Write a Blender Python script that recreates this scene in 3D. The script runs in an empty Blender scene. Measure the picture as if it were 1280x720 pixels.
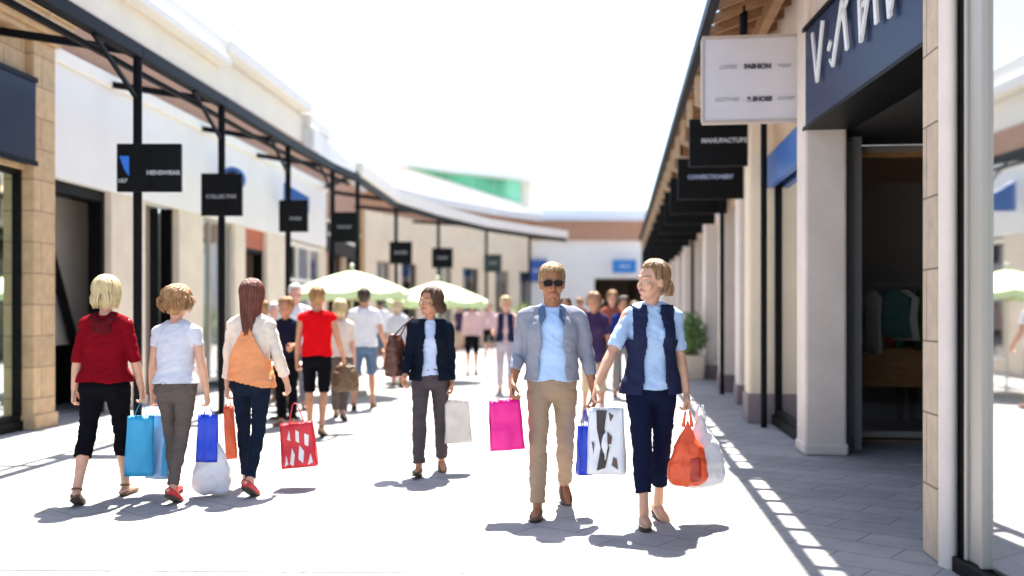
import bpy, bmesh, math, random
import numpy as np
from mathutils import Vector, Matrix, noise
R = math.radians
V = Vector
scene = bpy.context.scene
COL = scene.collection
random.seed(7)

# ------------------------------------------------------------------ tagging
def tag(o, label=None, cat=None, group=None, kind=None):
    if label: o['label'] = label
    if cat: o['category'] = cat
    if group: o['group'] = group
    if kind: o['kind'] = kind
    return o

def empty(name, loc=(0, 0, 0), rz=0, label=None, cat=None, group=None):
    o = bpy.data.objects.new(name, None)
    COL.objects.link(o)
    o.location = loc
    o.rotation_euler = (0, 0, rz)
    o.empty_display_size = .1
    return tag(o, label, cat, group)

def copy_tree(o, parent=None):
    c = o.copy()
    COL.objects.link(c)
    c.parent = parent
    for ch in list(o.children):
        copy_tree(ch, c)
    return c

# ------------------------------------------------------------------ materials
MATS = {}
def mat(name, col, rough=.6, metal=0., var=.0, vscale=3., bump=0., bscale=40., spec=.5,
        stretch=(1, 1, 1), sheen=0., var2=None, emit=None, coat=0.):
    if name in MATS: return MATS[name]
    m = bpy.data.materials.new(name)
    m.use_nodes = True
    nt = m.node_tree
    b = nt.nodes['Principled BSDF']
    b.inputs['Base Color'].default_value = (*col, 1)
    b.inputs['Roughness'].default_value = rough
    b.inputs['Metallic'].default_value = metal
    b.inputs['Specular IOR Level'].default_value = spec
    if sheen: b.inputs['Sheen Weight'].default_value = sheen
    if coat: b.inputs['Coat Weight'].default_value = coat
    if var or bump:
        tc = nt.nodes.new('ShaderNodeTexCoord')
        mp = nt.nodes.new('ShaderNodeMapping')
        mp.inputs['Scale'].default_value = stretch
        nt.links.new(tc.outputs['Object'], mp.inputs['Vector'])
    if var:
        n = nt.nodes.new('ShaderNodeTexNoise')
        n.inputs['Scale'].default_value = vscale
        n.inputs['Detail'].default_value = 6
        n.inputs['Roughness'].default_value = .65
        nt.links.new(mp.outputs[0], n.inputs['Vector'])
        r = nt.nodes.new('ShaderNodeValToRGB')
        r.color_ramp.elements[0].position = .3
        r.color_ramp.elements[1].position = .7
        c2 = var2 or tuple(min(1, c * (1 + var)) for c in col)
        r.color_ramp.elements[0].color = (*[max(0, c * (1 - var)) for c in col], 1)
        r.color_ramp.elements[1].color = (*c2, 1)
        nt.links.new(n.outputs['Fac'], r.inputs['Fac'])
        nt.links.new(r.outputs['Color'], b.inputs['Base Color'])
    if bump:
        n2 = nt.nodes.new('ShaderNodeTexNoise')
        n2.inputs['Scale'].default_value = bscale
        n2.inputs['Detail'].default_value = 5
        nt.links.new(mp.outputs[0], n2.inputs['Vector'])
        bp = nt.nodes.new('ShaderNodeBump')
        bp.inputs['Strength'].default_value = bump
        bp.inputs['Distance'].default_value = .02
        nt.links.new(n2.outputs['Fac'], bp.inputs['Height'])
        nt.links.new(bp.outputs[0], b.inputs['Normal'])
    if emit:
        b.inputs['Emission Color'].default_value = (*col, 1)
        b.inputs['Emission Strength'].default_value = emit
    MATS[name] = m
    return m

def glass(name, tint=(.85, .95, .92), lo=.12, hi=.7, rough=.02, refl=(1, 1, 1)):
    if name in MATS: return MATS[name]
    m = bpy.data.materials.new(name)
    m.use_nodes = True
    nt = m.node_tree
    nt.nodes.clear()
    out = nt.nodes.new('ShaderNodeOutputMaterial')
    mix = nt.nodes.new('ShaderNodeMixShader')
    t = nt.nodes.new('ShaderNodeBsdfTransparent')
    t.inputs[0].default_value = (*tint, 1)
    g = nt.nodes.new('ShaderNodeBsdfGlossy')
    g.inputs['Color'].default_value = (*refl, 1)
    g.inputs['Roughness'].default_value = rough
    lw = nt.nodes.new('ShaderNodeLayerWeight')
    lw.inputs['Blend'].default_value = .35
    mr = nt.nodes.new('ShaderNodeMapRange')
    mr.inputs['To Min'].default_value = lo
    mr.inputs['To Max'].default_value = hi
    nt.links.new(lw.outputs['Facing'], mr.inputs['Value'])
    nt.links.new(mr.outputs[0], mix.inputs[0])
    nt.links.new(t.outputs[0], mix.inputs[1])
    nt.links.new(g.outputs[0], mix.inputs[2])
    nt.links.new(mix.outputs[0], out.inputs[0])
    MATS[name] = m
    return m

def stone(name, col, sx, sz, mortar=(.25, .22, .19), offset=.5, var=.18):
    """ashlar blocks from a brick texture on (object x+y, z)"""
    if name in MATS: return MATS[name]
    m = mat(name, col, .85)
    nt = m.node_tree
    b = nt.nodes['Principled BSDF']
    tc = nt.nodes.new('ShaderNodeTexCoord')
    sp = nt.nodes.new('ShaderNodeSeparateXYZ')
    nt.links.new(tc.outputs['Object'], sp.inputs[0])
    ad = nt.nodes.new('ShaderNodeMath')
    nt.links.new(sp.outputs[0], ad.inputs[0]); nt.links.new(sp.outputs[1], ad.inputs[1])
    cb = nt.nodes.new('ShaderNodeCombineXYZ')
    nt.links.new(ad.outputs[0], cb.inputs[0]); nt.links.new(sp.outputs[2], cb.inputs[1])
    br = nt.nodes.new('ShaderNodeTexBrick')
    br.offset = offset
    br.inputs['Scale'].default_value = 1
    br.inputs['Brick Width'].default_value = sx
    br.inputs['Row Height'].default_value = sz
    br.inputs['Mortar Size'].default_value = .007
    br.inputs['Mortar Smooth'].default_value = .3
    br.inputs['Color1'].default_value = (*[c * (1 - var) for c in col], 1)
    br.inputs['Color2'].default_value = (*[min(1, c * (1 + var)) for c in col], 1)
    br.inputs['Mortar'].default_value = (*mortar, 1)
    nt.links.new(cb.outputs[0], br.inputs['Vector'])
    n = nt.nodes.new('ShaderNodeTexNoise'); n.inputs['Scale'].default_value = 9; n.inputs['Detail'].default_value = 8
    nt.links.new(tc.outputs['Object'], n.inputs['Vector'])
    mx = nt.nodes.new('ShaderNodeMix'); mx.data_type = 'RGBA'; mx.blend_type = 'MULTIPLY'
    mx.inputs[0].default_value = .45
    nt.links.new(br.outputs['Color'], mx.inputs[6])
    nt.links.new(n.outputs['Fac'], mx.inputs[7])
    nt.links.new(mx.outputs[2], b.inputs['Base Color'])
    bp = nt.nodes.new('ShaderNodeBump'); bp.inputs['Strength'].default_value = .35; bp.inputs['Distance'].default_value = .01
    nt.links.new(n.outputs['Fac'], bp.inputs['Height'])
    nt.links.new(bp.outputs[0], b.inputs['Normal'])
    return m

# ------------------------------------------------------------------ mesh builder
class MB:
    def __init__(s):
        s.v = []; s.f = []; s.m = []; s.cur = 0
    def add(s, vs, fs):
        o = len(s.v)
        s.v += [tuple(p) for p in vs]
        for f in fs:
            s.f.append(tuple(i + o for i in f)); s.m.append(s.cur)
        return s
    def hexa(s, p):          # 8 points: bottom 4 ccw, top 4
        return s.add(p, [(3, 2, 1, 0), (4, 5, 6, 7), (0, 1, 5, 4), (1, 2, 6, 5), (2, 3, 7, 6), (3, 0, 4, 7)])
    def box(s, x0, x1, y0, y1, z0, z1, fr=None):
        P = [(x0, y0, z0), (x1, y0, z0), (x1, y1, z0), (x0, y1, z0), (x0, y0, z1), (x1, y0, z1), (x1, y1, z1), (x0, y1, z1)]
        if fr: P = [fr(*p) for p in P]
        return s.hexa(P)
    def beam(s, a, b, w, h):
        a = V(a); b = V(b); d = (b - a).normalized()
        up = V((0, 0, 1)) if abs(d.z) < .95 else V((0, 1, 0))
        r = d.cross(up).normalized() * w / 2; u = r.cross(d).normalized() * h / 2
        return s.hexa([a - r - u, a + r - u, b + r - u, b - r - u, a - r + u, a + r + u, b + r + u, b - r + u])
    def loft(s, rings, n=16, e=2., caps=True):
        """rings: (center, axis a, axis b)"""
        o = len(s.v)
        for c, a, b in rings:
            c = V(c); a = V(a); b = V(b)
            for k in range(n):
                t = 2 * math.pi * k / n
                ct, st = math.cos(t), math.sin(t)
                ct = math.copysign(abs(ct) ** (2 / e), ct); st = math.copysign(abs(st) ** (2 / e), st)
                s.v.append(tuple(c + a * ct + b * st))
        for i in range(len(rings) - 1):
            for k in range(n):
                k2 = (k + 1) % n
                s.f.append((o + i * n + k, o + i * n + k2, o + (i + 1) * n + k2, o + (i + 1) * n + k)); s.m.append(s.cur)
        if caps:
            s.f.append(tuple(o + k for k in reversed(range(n)))); s.m.append(s.cur)
            L = o + (len(rings) - 1) * n
            s.f.append(tuple(L + k for k in range(n))); s.m.append(s.cur)
        return s
    def tube(s, pts, rad, n=10, flat=1., side=None, round_ends=False):
        """path tube; rad scalar or list; flat scales the second axis"""
        pts = [V(p) for p in pts]
        if not hasattr(rad, '__len__'): rad = [rad] * len(pts)
        rad = list(rad)
        if round_ends:
            d0 = (pts[1] - pts[0]).normalized(); d1 = (pts[-1] - pts[-2]).normalized()
            r0, r1 = rad[0], rad[-1]
            pre = [(pts[0] - d0 * r0 * math.cos(t), r0 * math.sin(t)) for t in (.12, .5, 1.0)]
            post = [(pts[-1] + d1 * r1 * math.cos(t), r1 * math.sin(t)) for t in (1.0, .5, .12)]
            pts = [p for p, _ in pre] + pts + [p for p, _ in post]
            rad = [r for _, r in pre] + rad + [r for _, r in post]
        rings = []
        ref = V(side) if side is not None else None
        prev = None
        for i, p in enumerate(pts):
            d = (pts[min(i + 1, len(pts) - 1)] - pts[max(i - 1, 0)])
            if d.length < 1e-9: d = V((0, 0, -1))
            d.normalize()
            if prev is None:
                x = ref if ref is not None else (V((1, 0, 0)) if abs(d.x) < .8 else V((0, 1, 0)))
            else: x = prev
            a = (x - d * x.dot(d)).normalized(); b = d.cross(a)
            prev = a
            rings.append((p, a * rad[i], b * rad[i] * flat))
        return s.loft(rings, n)
    def ball(s, c, a, b, d, n=16, m=10):
        c = V(c); a = V(a); b = V(b); d = V(d)
        rings = []
        for i in range(m + 1):
            t = math.pi * (.04 + .92 * i / m)
            rings.append((c - d * math.cos(t), a * math.sin(t), b * math.sin(t)))
        return s.loft(rings, n)
    def sphere(s, c, r, n=14, m=9):
        return s.ball(c, (r, 0, 0), (0, r, 0), (0, 0, r), n, m)
    def build(s, name, mats, parent=None, smooth=False, bevel=0., loc=None, auto=None):
        me = bpy.data.meshes.new(name)
        me.from_pydata(s.v, [], s.f)
        if not isinstance(mats, (list, tuple)): mats = [mats]
        for mm in mats: me.materials.append(mm)
        me.polygons.foreach_set('material_index', s.m)
        bm = bmesh.new(); bm.from_mesh(me)
        bmesh.ops.recalc_face_normals(bm, faces=bm.faces)
        bm.to_mesh(me); bm.free()
        if smooth: me.polygons.foreach_set('use_smooth', [True] * len(me.polygons))
        if auto: me.set_sharp_from_angle(angle=R(auto)) if hasattr(me, 'set_sharp_from_angle') else None
        o = bpy.data.objects.new(name, me)
        COL.objects.link(o)
        if parent: o.parent = parent
        if loc is not None: o.location = loc
        if bevel:
            md = o.modifiers.new('bevel', 'BEVEL'); md.width = bevel; md.segments = 2
            md.limit_method = 'ANGLE'; md.angle_limit = R(40)
        return o

# ------------------------------------------------------------------ remeshing in numpy
def _remesh(mb, voxel):
    me = bpy.data.meshes.new('tmp')
    me.from_pydata(mb.v, [], mb.f)
    bm = bmesh.new(); bm.from_mesh(me)
    bmesh.ops.recalc_face_normals(bm, faces=bm.faces)
    bm.to_mesh(me); bm.free()
    o = bpy.data.objects.new('tmp', me)
    COL.objects.link(o)
    md = o.modifiers.new('r', 'REMESH'); md.mode = 'VOXEL'; md.voxel_size = voxel
    dg = bpy.context.evaluated_depsgraph_get()
    ev = o.evaluated_get(dg)
    m2 = ev.to_mesh()
    nv = len(m2.vertices)
    co = np.empty(nv * 3); m2.vertices.foreach_get('co', co); co = co.reshape(-1, 3)
    nl = len(m2.loops)
    li = np.empty(nl, dtype=np.int64); m2.loops.foreach_get('vertex_index', li)
    ls = np.empty(len(m2.polygons), dtype=np.int64); m2.polygons.foreach_get('loop_start', ls)
    lt = np.empty(len(m2.polygons), dtype=np.int64); m2.polygons.foreach_get('loop_total', lt)
    faces = [li[a:a + b] for a, b in zip(ls, lt)] if not (lt == 4).all() else li.reshape(-1, 4)
    ev.to_mesh_clear()
    bpy.data.objects.remove(o); bpy.data.meshes.remove(me)
    if not isinstance(faces, np.ndarray):
        faces = np.array([list(f) if len(f) == 4 else list(f) + [f[-1]] for f in faces])
    return co, faces

def _smooth(co, F, it, w=None, lam=.5, mu=-.52):
    if it <= 0: return co
    E = np.concatenate([F[:, [0, 1]], F[:, [1, 2]], F[:, [2, 3]], F[:, [3, 0]]])
    E = E[E[:, 0] != E[:, 1]]
    n = len(co)
    deg = np.bincount(E[:, 0], minlength=n) + np.bincount(E[:, 1], minlength=n)
    deg = np.maximum(deg, 1)
    ww = np.ones(n) if w is None else w
    for i in range(it):
        for fac in (lam, mu) if mu else (lam,):
            s = np.zeros_like(co)
            for k in range(3):
                s[:, k] = np.bincount(E[:, 0], co[E[:, 1], k], n) + np.bincount(E[:, 1], co[E[:, 0], k], n)
            co = co + (s / deg[:, None] - co) * (fac * ww)[:, None]
    return co

def _normals(co, F):
    a = co[F[:, 2]] - co[F[:, 0]]; b = co[F[:, 3]] - co[F[:, 1]]
    fn = np.cross(a, b)
    n = np.zeros_like(co)
    for k in range(4):
        for c in range(3):
            n[:, c] += np.bincount(F[:, k], fn[:, c], len(co))
    l = np.linalg.norm(n, axis=1); l[l == 0] = 1
    return n / l[:, None]

def organic(mb, name, mats, parent, voxel=.008, it=4, w=None, wrinkle=0., wscale=(9, 9, 9), seed=0,
            cut=None, thick=0., fn=None, shrink_it=0):
    co, F = _remesh(mb, voxel)
    wt = w(co) if w else None
    co = _smooth(co, F, it, wt)
    if shrink_it: co = _smooth(co, F, shrink_it, wt, .5, 0)
    if wrinkle:
        nn = _normals(co, F)
        off = V((seed * 7.3, seed * 3.1, seed * 1.7))
        sx, sy, sz = wscale
        d = np.array([noise.noise(V((p[0] * sx, p[1] * sy, p[2] * sz)) + off)
                      + .55 * (.35 - abs(noise.noise(V((p[0] * sx * 1.1 + p[2] * 5, p[1] * sy * 1.1, p[2] * sz * 1.9 - p[0] * 7)) + off * 2)) * 2.2)
                      + .16 * (.3 - abs(noise.noise(V((p[0] * sx * 2.6 - p[2] * 9, p[1] * sy * 2.6, p[2] * sz * 2.7)) + off * 3)) * 2)
                      for p in co])
        co = co + nn * (d * wrinkle)[:, None]
    if fn: co = fn(co)
    if cut:
        keep = ~cut(co)
        fk = keep[F].all(axis=1)
        F = F[fk]
        idx = -np.ones(len(co), dtype=np.int64)
        used = np.unique(F)
        idx[used] = np.arange(len(used)); co = co[used]; F = idx[F]
    me = bpy.data.meshes.new(name)
    FL = [tuple(f) if f[3] != f[2] else tuple(f[:3]) for f in F.tolist()]
    me.from_pydata(co.tolist(), [], FL)
    if not isinstance(mats, (list, tuple)): mats = [mats]
    for m in mats: me.materials.append(m)
    me.polygons.foreach_set('use_smooth', [True] * len(me.polygons))
    o = bpy.data.objects.new(name, me)
    COL.objects.link(o)
    if parent: o.parent = parent
    if thick:
        md = o.modifiers.new('s', 'SOLIDIFY'); md.thickness = thick; md.offset = -1
    return o

# ------------------------------------------------------------------ writing
def text_mesh(body, size, m, parent, name='lettering', extrude=.004, align='CENTER', shear=0., bold=0., sx=1.):
    cu = bpy.data.curves.new('t', 'FONT')
    cu.body = body; cu.size = size; cu.extrude = extrude; cu.align_x = align; cu.align_y = 'CENTER'
    cu.shear = shear; cu.offset = bold
    t = bpy.data.objects.new('t', cu)
    COL.objects.link(t)
    dg = bpy.context.evaluated_depsgraph_get()
    me = bpy.data.meshes.new_from_object(t.evaluated_get(dg))
    bpy.data.objects.remove(t); bpy.data.curves.remove(cu)
    me.name = name
    me.materials.clear(); me.materials.append(m)
    o = bpy.data.objects.new(name, me)
    COL.objects.link(o)
    if parent: o.parent = parent
    o.scale = (sx, 1, 1)
    return o
# ------------------------------------------------------------------ people
def vrot(v, ax, a):
    return Matrix.Rotation(a, 3, ax) @ V(v)

SK = lambda n, c: mat('skin_' + n, c, .5, var=.12, vscale=14, bump=.05, bscale=120, spec=.35)
def fabric(n, c, var=.1, bump=.25, bscale=220, rough=.95, sheen=0.):
    return mat('fabric_' + n, c, rough, var=var, vscale=7, bump=bump, bscale=bscale, spec=.04, sheen=sheen)
def hairmat(n, c, c2):
    return mat('hair_' + n, c, .42, var=.35, vscale=26, var2=c2, bump=.9, bscale=70, stretch=(1, 1, .16), spec=.45)

def person(label, group, x, y, H, yaw, skin, shirt, pants, hair, shoes, pose=None, fem=True, near=True,
           jacket=None, top_under=None, head=(0, 0), girth=1., face=False, extras=None):
    """local frame: facing +Y, right hand +X. returns (root, grips {'L','R'})"""
    P = dict(legL=(18, 6, 0), legR=(-16, 14, -22), armL=(5, 7, 12), armR=(-4, 7, 10), curlL=.9, curlR=.9, lean=2, tilt=0)
    P.update(pose or {})
    k = H / 1.75
    root = empty('person', (x, y, 0), yaw, label, 'person', group)
    vb = (.0062 if near else .0105) ; vc = (.0085 if near else .013)
    g = girth
    # ---------------- skeleton
    legs = {}
    for sd, nm in ((-1, 'L'), (1, 'R')):
        sw, kn, fp = [R(a) for a in P['leg' + nm]]
        ab = R(P.get('abd' + nm, 1.5)) * sd
        hip = V((sd * .088, 0, .93)) * k
        td = V((math.sin(ab), math.sin(sw), -math.cos(sw))).normalized()
        knee = hip + td * .44 * k
        sd_ = V((math.sin(ab) * .4, math.sin(sw - kn), -math.cos(sw - kn))).normalized()
        ank = knee + sd_ * .415 * k
        ff = V((sd * .12, math.cos(fp), math.sin(fp))).normalized()
        fr = V((1, -sd * .12, 0)).normalized()
        fu = fr.cross(ff).normalized()
        legs[nm] = (hip, knee, ank, ff, fu, fr, td, sd_)
    zmin = 9
    for nm in 'LR':
        hip, knee, ank, ff, fu, fr, _, _ = legs[nm]
        for q in (ank - ff * .06 * k - fu * .085 * k, ank + ff * .1 * k - fu * .085 * k, ank + ff * .17 * k - fu * .078 * k):
            zmin = min(zmin, q.z)
    dz = -zmin
    up = V((0, 0, dz))
    lean = R(P['lean'])
    def T(p):       # torso points lean forward about the hips
        p = V(p) * k
        d = p - V((0, 0, .95 * k))
        d = vrot(d, 'X', -lean); d = vrot(d, 'Y', R(P['tilt']))
        return V((0, 0, .95 * k)) + d + up
    def TA(v): return vrot(vrot(V(v), 'X', -lean), 'Y', R(P['tilt']))
    for nm in 'LR':
        h, kk, a, *rest = legs[nm]
        legs[nm] = (h + up, kk + up, a + up, *rest)
    shw = .158 if fem else .182
    arms = {}
    for sd, nm in ((-1, 'L'), (1, 'R')):
        sw, ab, el = [R(a) for a in P['arm' + nm]]
        sh = T((sd * shw, -.005, 1.395))
        ud = V((sd * math.sin(ab), math.sin(sw) * math.cos(ab), -math.cos(sw) * math.cos(ab)))
        elb = sh + ud * .285 * k
        a2 = sw + el; ab2 = ab * P.get('inn' + nm, .6)
        fd = V((sd * math.sin(ab2), math.sin(a2) * math.cos(ab2), -math.cos(a2) * math.cos(ab2)))
        wr = elb + fd * .25 * k
        hd = (fd + V((0, 0, -.5))).normalized()
        arms[nm] = (sh, elb, wr, ud, fd, hd)
    # ---------------- torso section table  z, rx, ry, cy
    if fem:
        prof = [(.80, .150, .105, -.01), (.88, .172 * g, .122 * g, -.012), (.96, .160 * g, .112 * g, -.005), (1.05, .128 * g, .095 * g, .0),
                (1.13, .126 * g, .092 * g, .002), (1.22, .140 * g, .104 * g, .004), (1.30, .150 * g, .104 * g, .0), (1.38, .146, .085, -.012),
                (1.435, .108, .066, -.018), (1.465, .080, .056, -.016), (1.49, .052, .050, -.01)]
    else:
        prof = [(.80, .150, .105, -.01), (.88, .160 * g, .118 * g, -.01), (.96, .152 * g, .112 * g, -.002), (1.05, .146 * g, .108 * g, .002),
                (1.15, .150 * g, .110 * g, .004), (1.25, .162 * g, .114 * g, .002), (1.33, .170, .110, -.002), (1.39, .160, .092, -.012),
                (1.44, .116, .070, -.018), (1.468, .088, .060, -.016), (1.49, .060, .056, -.01)]
    def torso(mb, z0, z1, off, sc=1., flare=0.):
        zs = [q[0] for q in prof]
        L = []
        N = 14
        for i in range(N + 1):
            z = z0 + (z1 - z0) * i / N
            v = [np.interp(z, zs, [q[j] for q in prof]) for j in (1, 2, 3)]
            fl = flare * max(0, 1 - (z - z0) / .35) if flare else 0
            fl -= (0 if jacket and jacket[2] <= 0 else max(0, off - .012)) * .65 * min(1, max(0, (z - 1.30) / .12))
            L.append((T((0, v[2], z)), TA((1, 0, 0)) * (v[0] * sc + off + fl) * k, TA((0, 1, 0)) * (v[1] * sc + off + fl) * k))
        mb.loft(L, 28, 2.25)
    def shoulders(mb, off):
        for nm in 'LR':
            sh = arms[nm][0]; sd = -1 if nm == 'L' else 1
            mb.tube([T((sd * .05, -.014, 1.440)), T((sd * .105, -.012, 1.415)), sh + V((0, 0, -.006))], [(.045 + off) * k, (.05 + off) * k, (.05 + off) * k], 14, round_ends=True)
            mb.tube([T((sd * .10, -.012, 1.33)), T((sd * .135, -.01, 1.39))], (.06 + off) * k, 14, round_ends=True)
    def bust(mb, off):
        if fem:
            for sd in (-1, 1):
                mb.ball(T((sd * .068, .07, 1.265)), V((.062 + off, 0, 0)) * k * g, V((0, .052 + off, 0)) * k * g, V((0, 0, .062 + off)) * k, 14, 9)
    def glute(mb, off):
        for sd in (-1, 1):
            mb.ball(T((sd * .075, -.055, .885)), V((.08 + off, 0, 0)) * k * g, V((0, .078 + off, 0)) * k * g, V((0, 0, .09 + off)) * k, 14, 9)
    # ---------------- head frame
    hyaw, hpit = R(head[0]), R(head[1])
    M = Matrix.Rotation(hyaw, 3, 'Z') @ Matrix.Rotation(hpit, 3, 'X')
    hf = TA(M @ V((0, 1, 0))); hr = TA(M @ V((1, 0, 0))); hu = TA(M @ V((0, 0, 1)))
    hc = T((0, .012, 1.625))
    hk = k ** .6 * 1.10
    def HP(r_, f_, u_): return hc + (hr * r_ + hf * f_ + hu * u_) * hk
    # ---------------- body (one continuous surface)
    b = MB()
    torso(b, .86, 1.49, -.006, .88)
    for nm in 'LR':
        hip, knee, ank, ff, fu, fr, td, sd_ = legs[nm]
        cv = .84 if pants[1] > .55 else 1; cf = .86 if pants[1] > .8 else 1
        b.tube([hip, hip.lerp(knee, .45), knee], [.066 * k * g, .064 * k * cv, .048 * k * cv], 14, round_ends=True)
        calf = knee.lerp(ank, .35) - ff * .012 * k
        b.tube([knee, calf, knee.lerp(ank, .75), ank], [.048 * k * cv, .052 * k * cf, .036 * k * cf, .034 * k], 14, round_ends=True)
        # foot
        s = ank - fu * .05 * k
        b.tube([s - ff * .04 * k, s + ff * .05 * k, s + ff * .12 * k - fu * .008 * k, s + ff * .165 * k - fu * .012 * k], [.031 * k, .034 * k, .03 * k, .022 * k], 12, flat=.9, round_ends=True)
        b.tube([ank, s], [.034 * k, .032 * k], 12, round_ends=True)
    for nm in 'LR':
        sh, elb, wr, ud, fd, hd = arms[nm]
        sg = -1 if nm == 'L' else 1
        b.tube([sh, sh.lerp(elb, .4), elb], [.049 * k, .043 * k * (1 if fem else 1.1), .034 * k], 14, round_ends=True)
        b.tube([elb, elb.lerp(wr, .3), wr], [.036 * k, .038 * k, .025 * k], 14, round_ends=True)
    # neck + head
    b.tube([T((0, -.018, 1.44)), T((0, -.008, 1.50)), HP(0, -.012, -.05)], [.062 * k, (.047 if fem else .057) * k, (.05 if fem else .058) * hk], 16, round_ends=True)
    b.ball(HP(0, -.012, .03), hr * .074 * hk, hf * .093 * hk, hu * .092 * hk, 22, 14)
    b.ball(HP(0, .018, -.018), hr * .064 * hk, hf * .07 * hk, hu * .082 * hk, 20, 12)
    b.ball(HP(0, .034, -.062), hr * .048 * hk, hf * .05 * hk, hu * .045 * hk, 18, 10)
    b.sphere(HP(0, .072, -.094), .017 * hk, 10, 7)
    b.tube([HP(0, .082, .012), HP(0, .097, -.01), HP(0, .105, -.026)], [.008 * hk, .010 * hk, .0125 * hk], 10, round_ends=True)
    for sg in (-1, 1):
        b.sphere(HP(sg * .012, .094, -.031), .0085 * hk, 8, 6)
        b.ball(HP(sg * .041, .058, -.028), hr * .024 * hk, hf * .022 * hk, hu * .026 * hk, 12, 8)
        b.tube([HP(sg * .014, .083, .026), HP(sg * .05, .068, .024)], [.010 * hk, .010 * hk], 10, round_ends=True)
        b.ball(HP(sg * .074, -.012, -.008), hr * .010 * hk, hf * .018 * hk, hu * .03 * hk, 10, 8)
    b.tube([HP(-.02, .082, -.060), HP(0, .09, -.058), HP(.02, .082, -.060)], [.008 * hk, .010 * hk, .008 * hk], 8, round_ends=True)
    # hands: palm, four fingers, thumb
    grips = {}
    for nm in 'LR':
        sh, elb, wr, ud, fd, hd = arms[nm]
        sg = -1 if nm == 'L' else 1
        pn = V((-sg, .12, 0)); pn = (pn - hd * pn.dot(hd)).normalized()     # palm faces the body
        th = (V((0, 1, 0)) - hd * hd.y); th = (th - pn * th.dot(pn)).normalized()   # thumb side forward
        hs = k * (1.0 if fem else 1.1)
        c = P['curl' + nm]
        b.loft([(wr - hd * .01, th * .024 * hs, pn * .02 * hs), (wr + hd * .03 * hs, th * .034 * hs, pn * .017 * hs), (wr + hd * .07 * hs, th * .042 * hs, pn * .015 * hs), (wr + hd * .092 * hs, th * .041 * hs, pn * .012 * hs)], 14, 2.6)
        for i, (fo, fl) in enumerate(((.033, .068), (.011, .078), (-.011, .072), (-.032, .056))):
            p = wr + hd * .088 * hs + th * fo * hs
            ang = 0; pts = [p]
            seg = fl * hs * np.array([.44, .32, .24])
            sp = (th * fo * 2.2)
            for j, aa in enumerate((38, 62, 48)):
                ang += R(aa) * c * (1 + .06 * i)
                p = p + ((hd * math.cos(ang) + pn * math.sin(ang)) + sp).normalized() * seg[j]
                pts.append(p)
            rr = (.0088 if near else .0105) * hs
            b.tube(pts, [rr * 1.06, rr, rr * .92, rr * .8], 8, round_ends=True)
        p = wr + hd * .022 * hs + th * .028 * hs + pn * .006 * hs
        p2 = p + (hd * .62 + th * .62 + pn * .3).normalized() * .042 * hs
        p3 = p2 + (hd * .85 + th * .1 + pn * .5).normalized() * .03 * hs
        p4 = p3 + (hd * .75 - th * .15 + pn * .65).normalized() * .022 * hs
        b.tube([p, p2, p3, p4], [.014 * hs, .0115 * hs, .0098 * hs, .008 * hs], 9, round_ends=True)
        gl = wr + hd * (.088 + .045 * (1 - c * .3)) * hs + pn * .022 * hs * c
        grips[nm] = gl
    tips = [grips['L'], grips['R'], hc]
    def wts(co):
        w = np.ones(len(co))
        for q, rad in ((grips['L'], .1), (grips['R'], .1)):
            w[np.linalg.norm(co - np.array(q), axis=1) < rad] = .25
        w[np.linalg.norm(co - np.array(hc + hf * .06), axis=1) < .10] = .4
        return w
    organic(b, 'body', SK(*skin), root, vb, 10 if near else 5, wts)
    # ---------------- face pieces
    if face:
        ew = mat('eye_white', (.45, .42, .4), .4); ei = mat('iris', (.05, .03, .02), .2)
        for sg in (-1, 1):
            e = MB(); e.sphere(HP(sg * .030, .0715, .006), .0112 * hk, 14, 10)
            e.cur = 1; e.sphere(HP(sg * .030, .0780, .006), .0060 * hk, 10, 8)
            e.build('eye', [ew, ei], root, True)
        l = MB()
        l.tube([HP(-.024, .083, -.057), HP(-.008, .0965, -.0535), HP(0, .0975, -.055), HP(.008, .0965, -.0535), HP(.024, .083, -.057)], [.002, .0042, .0036, .0042, .002], 8, round_ends=True)
        l.tube([HP(-.022, .083, -.0595), HP(0, .096, -.064), HP(.022, .083, -.0595)], [.002, .0055, .002], 8, round_ends=True)
        l.build('lips', mat('lips', (.42, .13, .11), .4), root, True)
        eb = MB()
        for sg in (-1, 1):
            eb.tube([HP(sg * .014, .0925, .030), HP(sg * .034, .0865, .036), HP(sg * .052, .070, .030)], [.004, .0042, .002], 6, flat=.6, round_ends=True)
        eb.build('eyebrows', mat('eyebrow', (.10, .06, .035), .7), root, True)
    # ---------------- trousers / shorts
    pm, plen, loose = pants          # plen: 1 ankle, .62 capri, .3 shorts
    t = MB()
    torso(t, .86, P.get('waist', 1.03), .006 + loose * .3, 1.)
    t.ball(T((0, -.004, .87)), V((.16 * g + loose * .3, 0, 0)) * k, V((0, .115 * g + loose * .3, 0)) * k, V((0, 0, .085)) * k, 20, 10)
    glute(t, .004)
    for nm in 'LR':
        hip, knee, ank, ff, fu, fr, td, sd_ = legs[nm]
        full = [(hip + td * -.02 * k, .086 * g), (hip.lerp(knee, .25), .084 * g), (hip.lerp(knee, .6), .068), (knee - td * .03 * k, .057), (knee, .055),
                (knee.lerp(ank, .2) - ff * .006 * k, .055), (knee.lerp(ank, .4) - ff * .008 * k, .054), (knee.lerp(ank, .7), .044), (knee.lerp(ank, .97), .042)]
        tt = [0, .12, .3, .47, .5, .6, .7, .85, 1.]
        pts = [p for (p, r_), q in zip(full, tt) if q <= plen + 1e-6]
        rs = [(r_ + loose * (.5 + .8 * q)) * k for (p, r_), q in zip(full, tt) if q <= plen + 1e-6]
        t.tube(pts, rs, 16)
        if len(pts) > 2: t.sphere(pts[0], rs[0])
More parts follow.
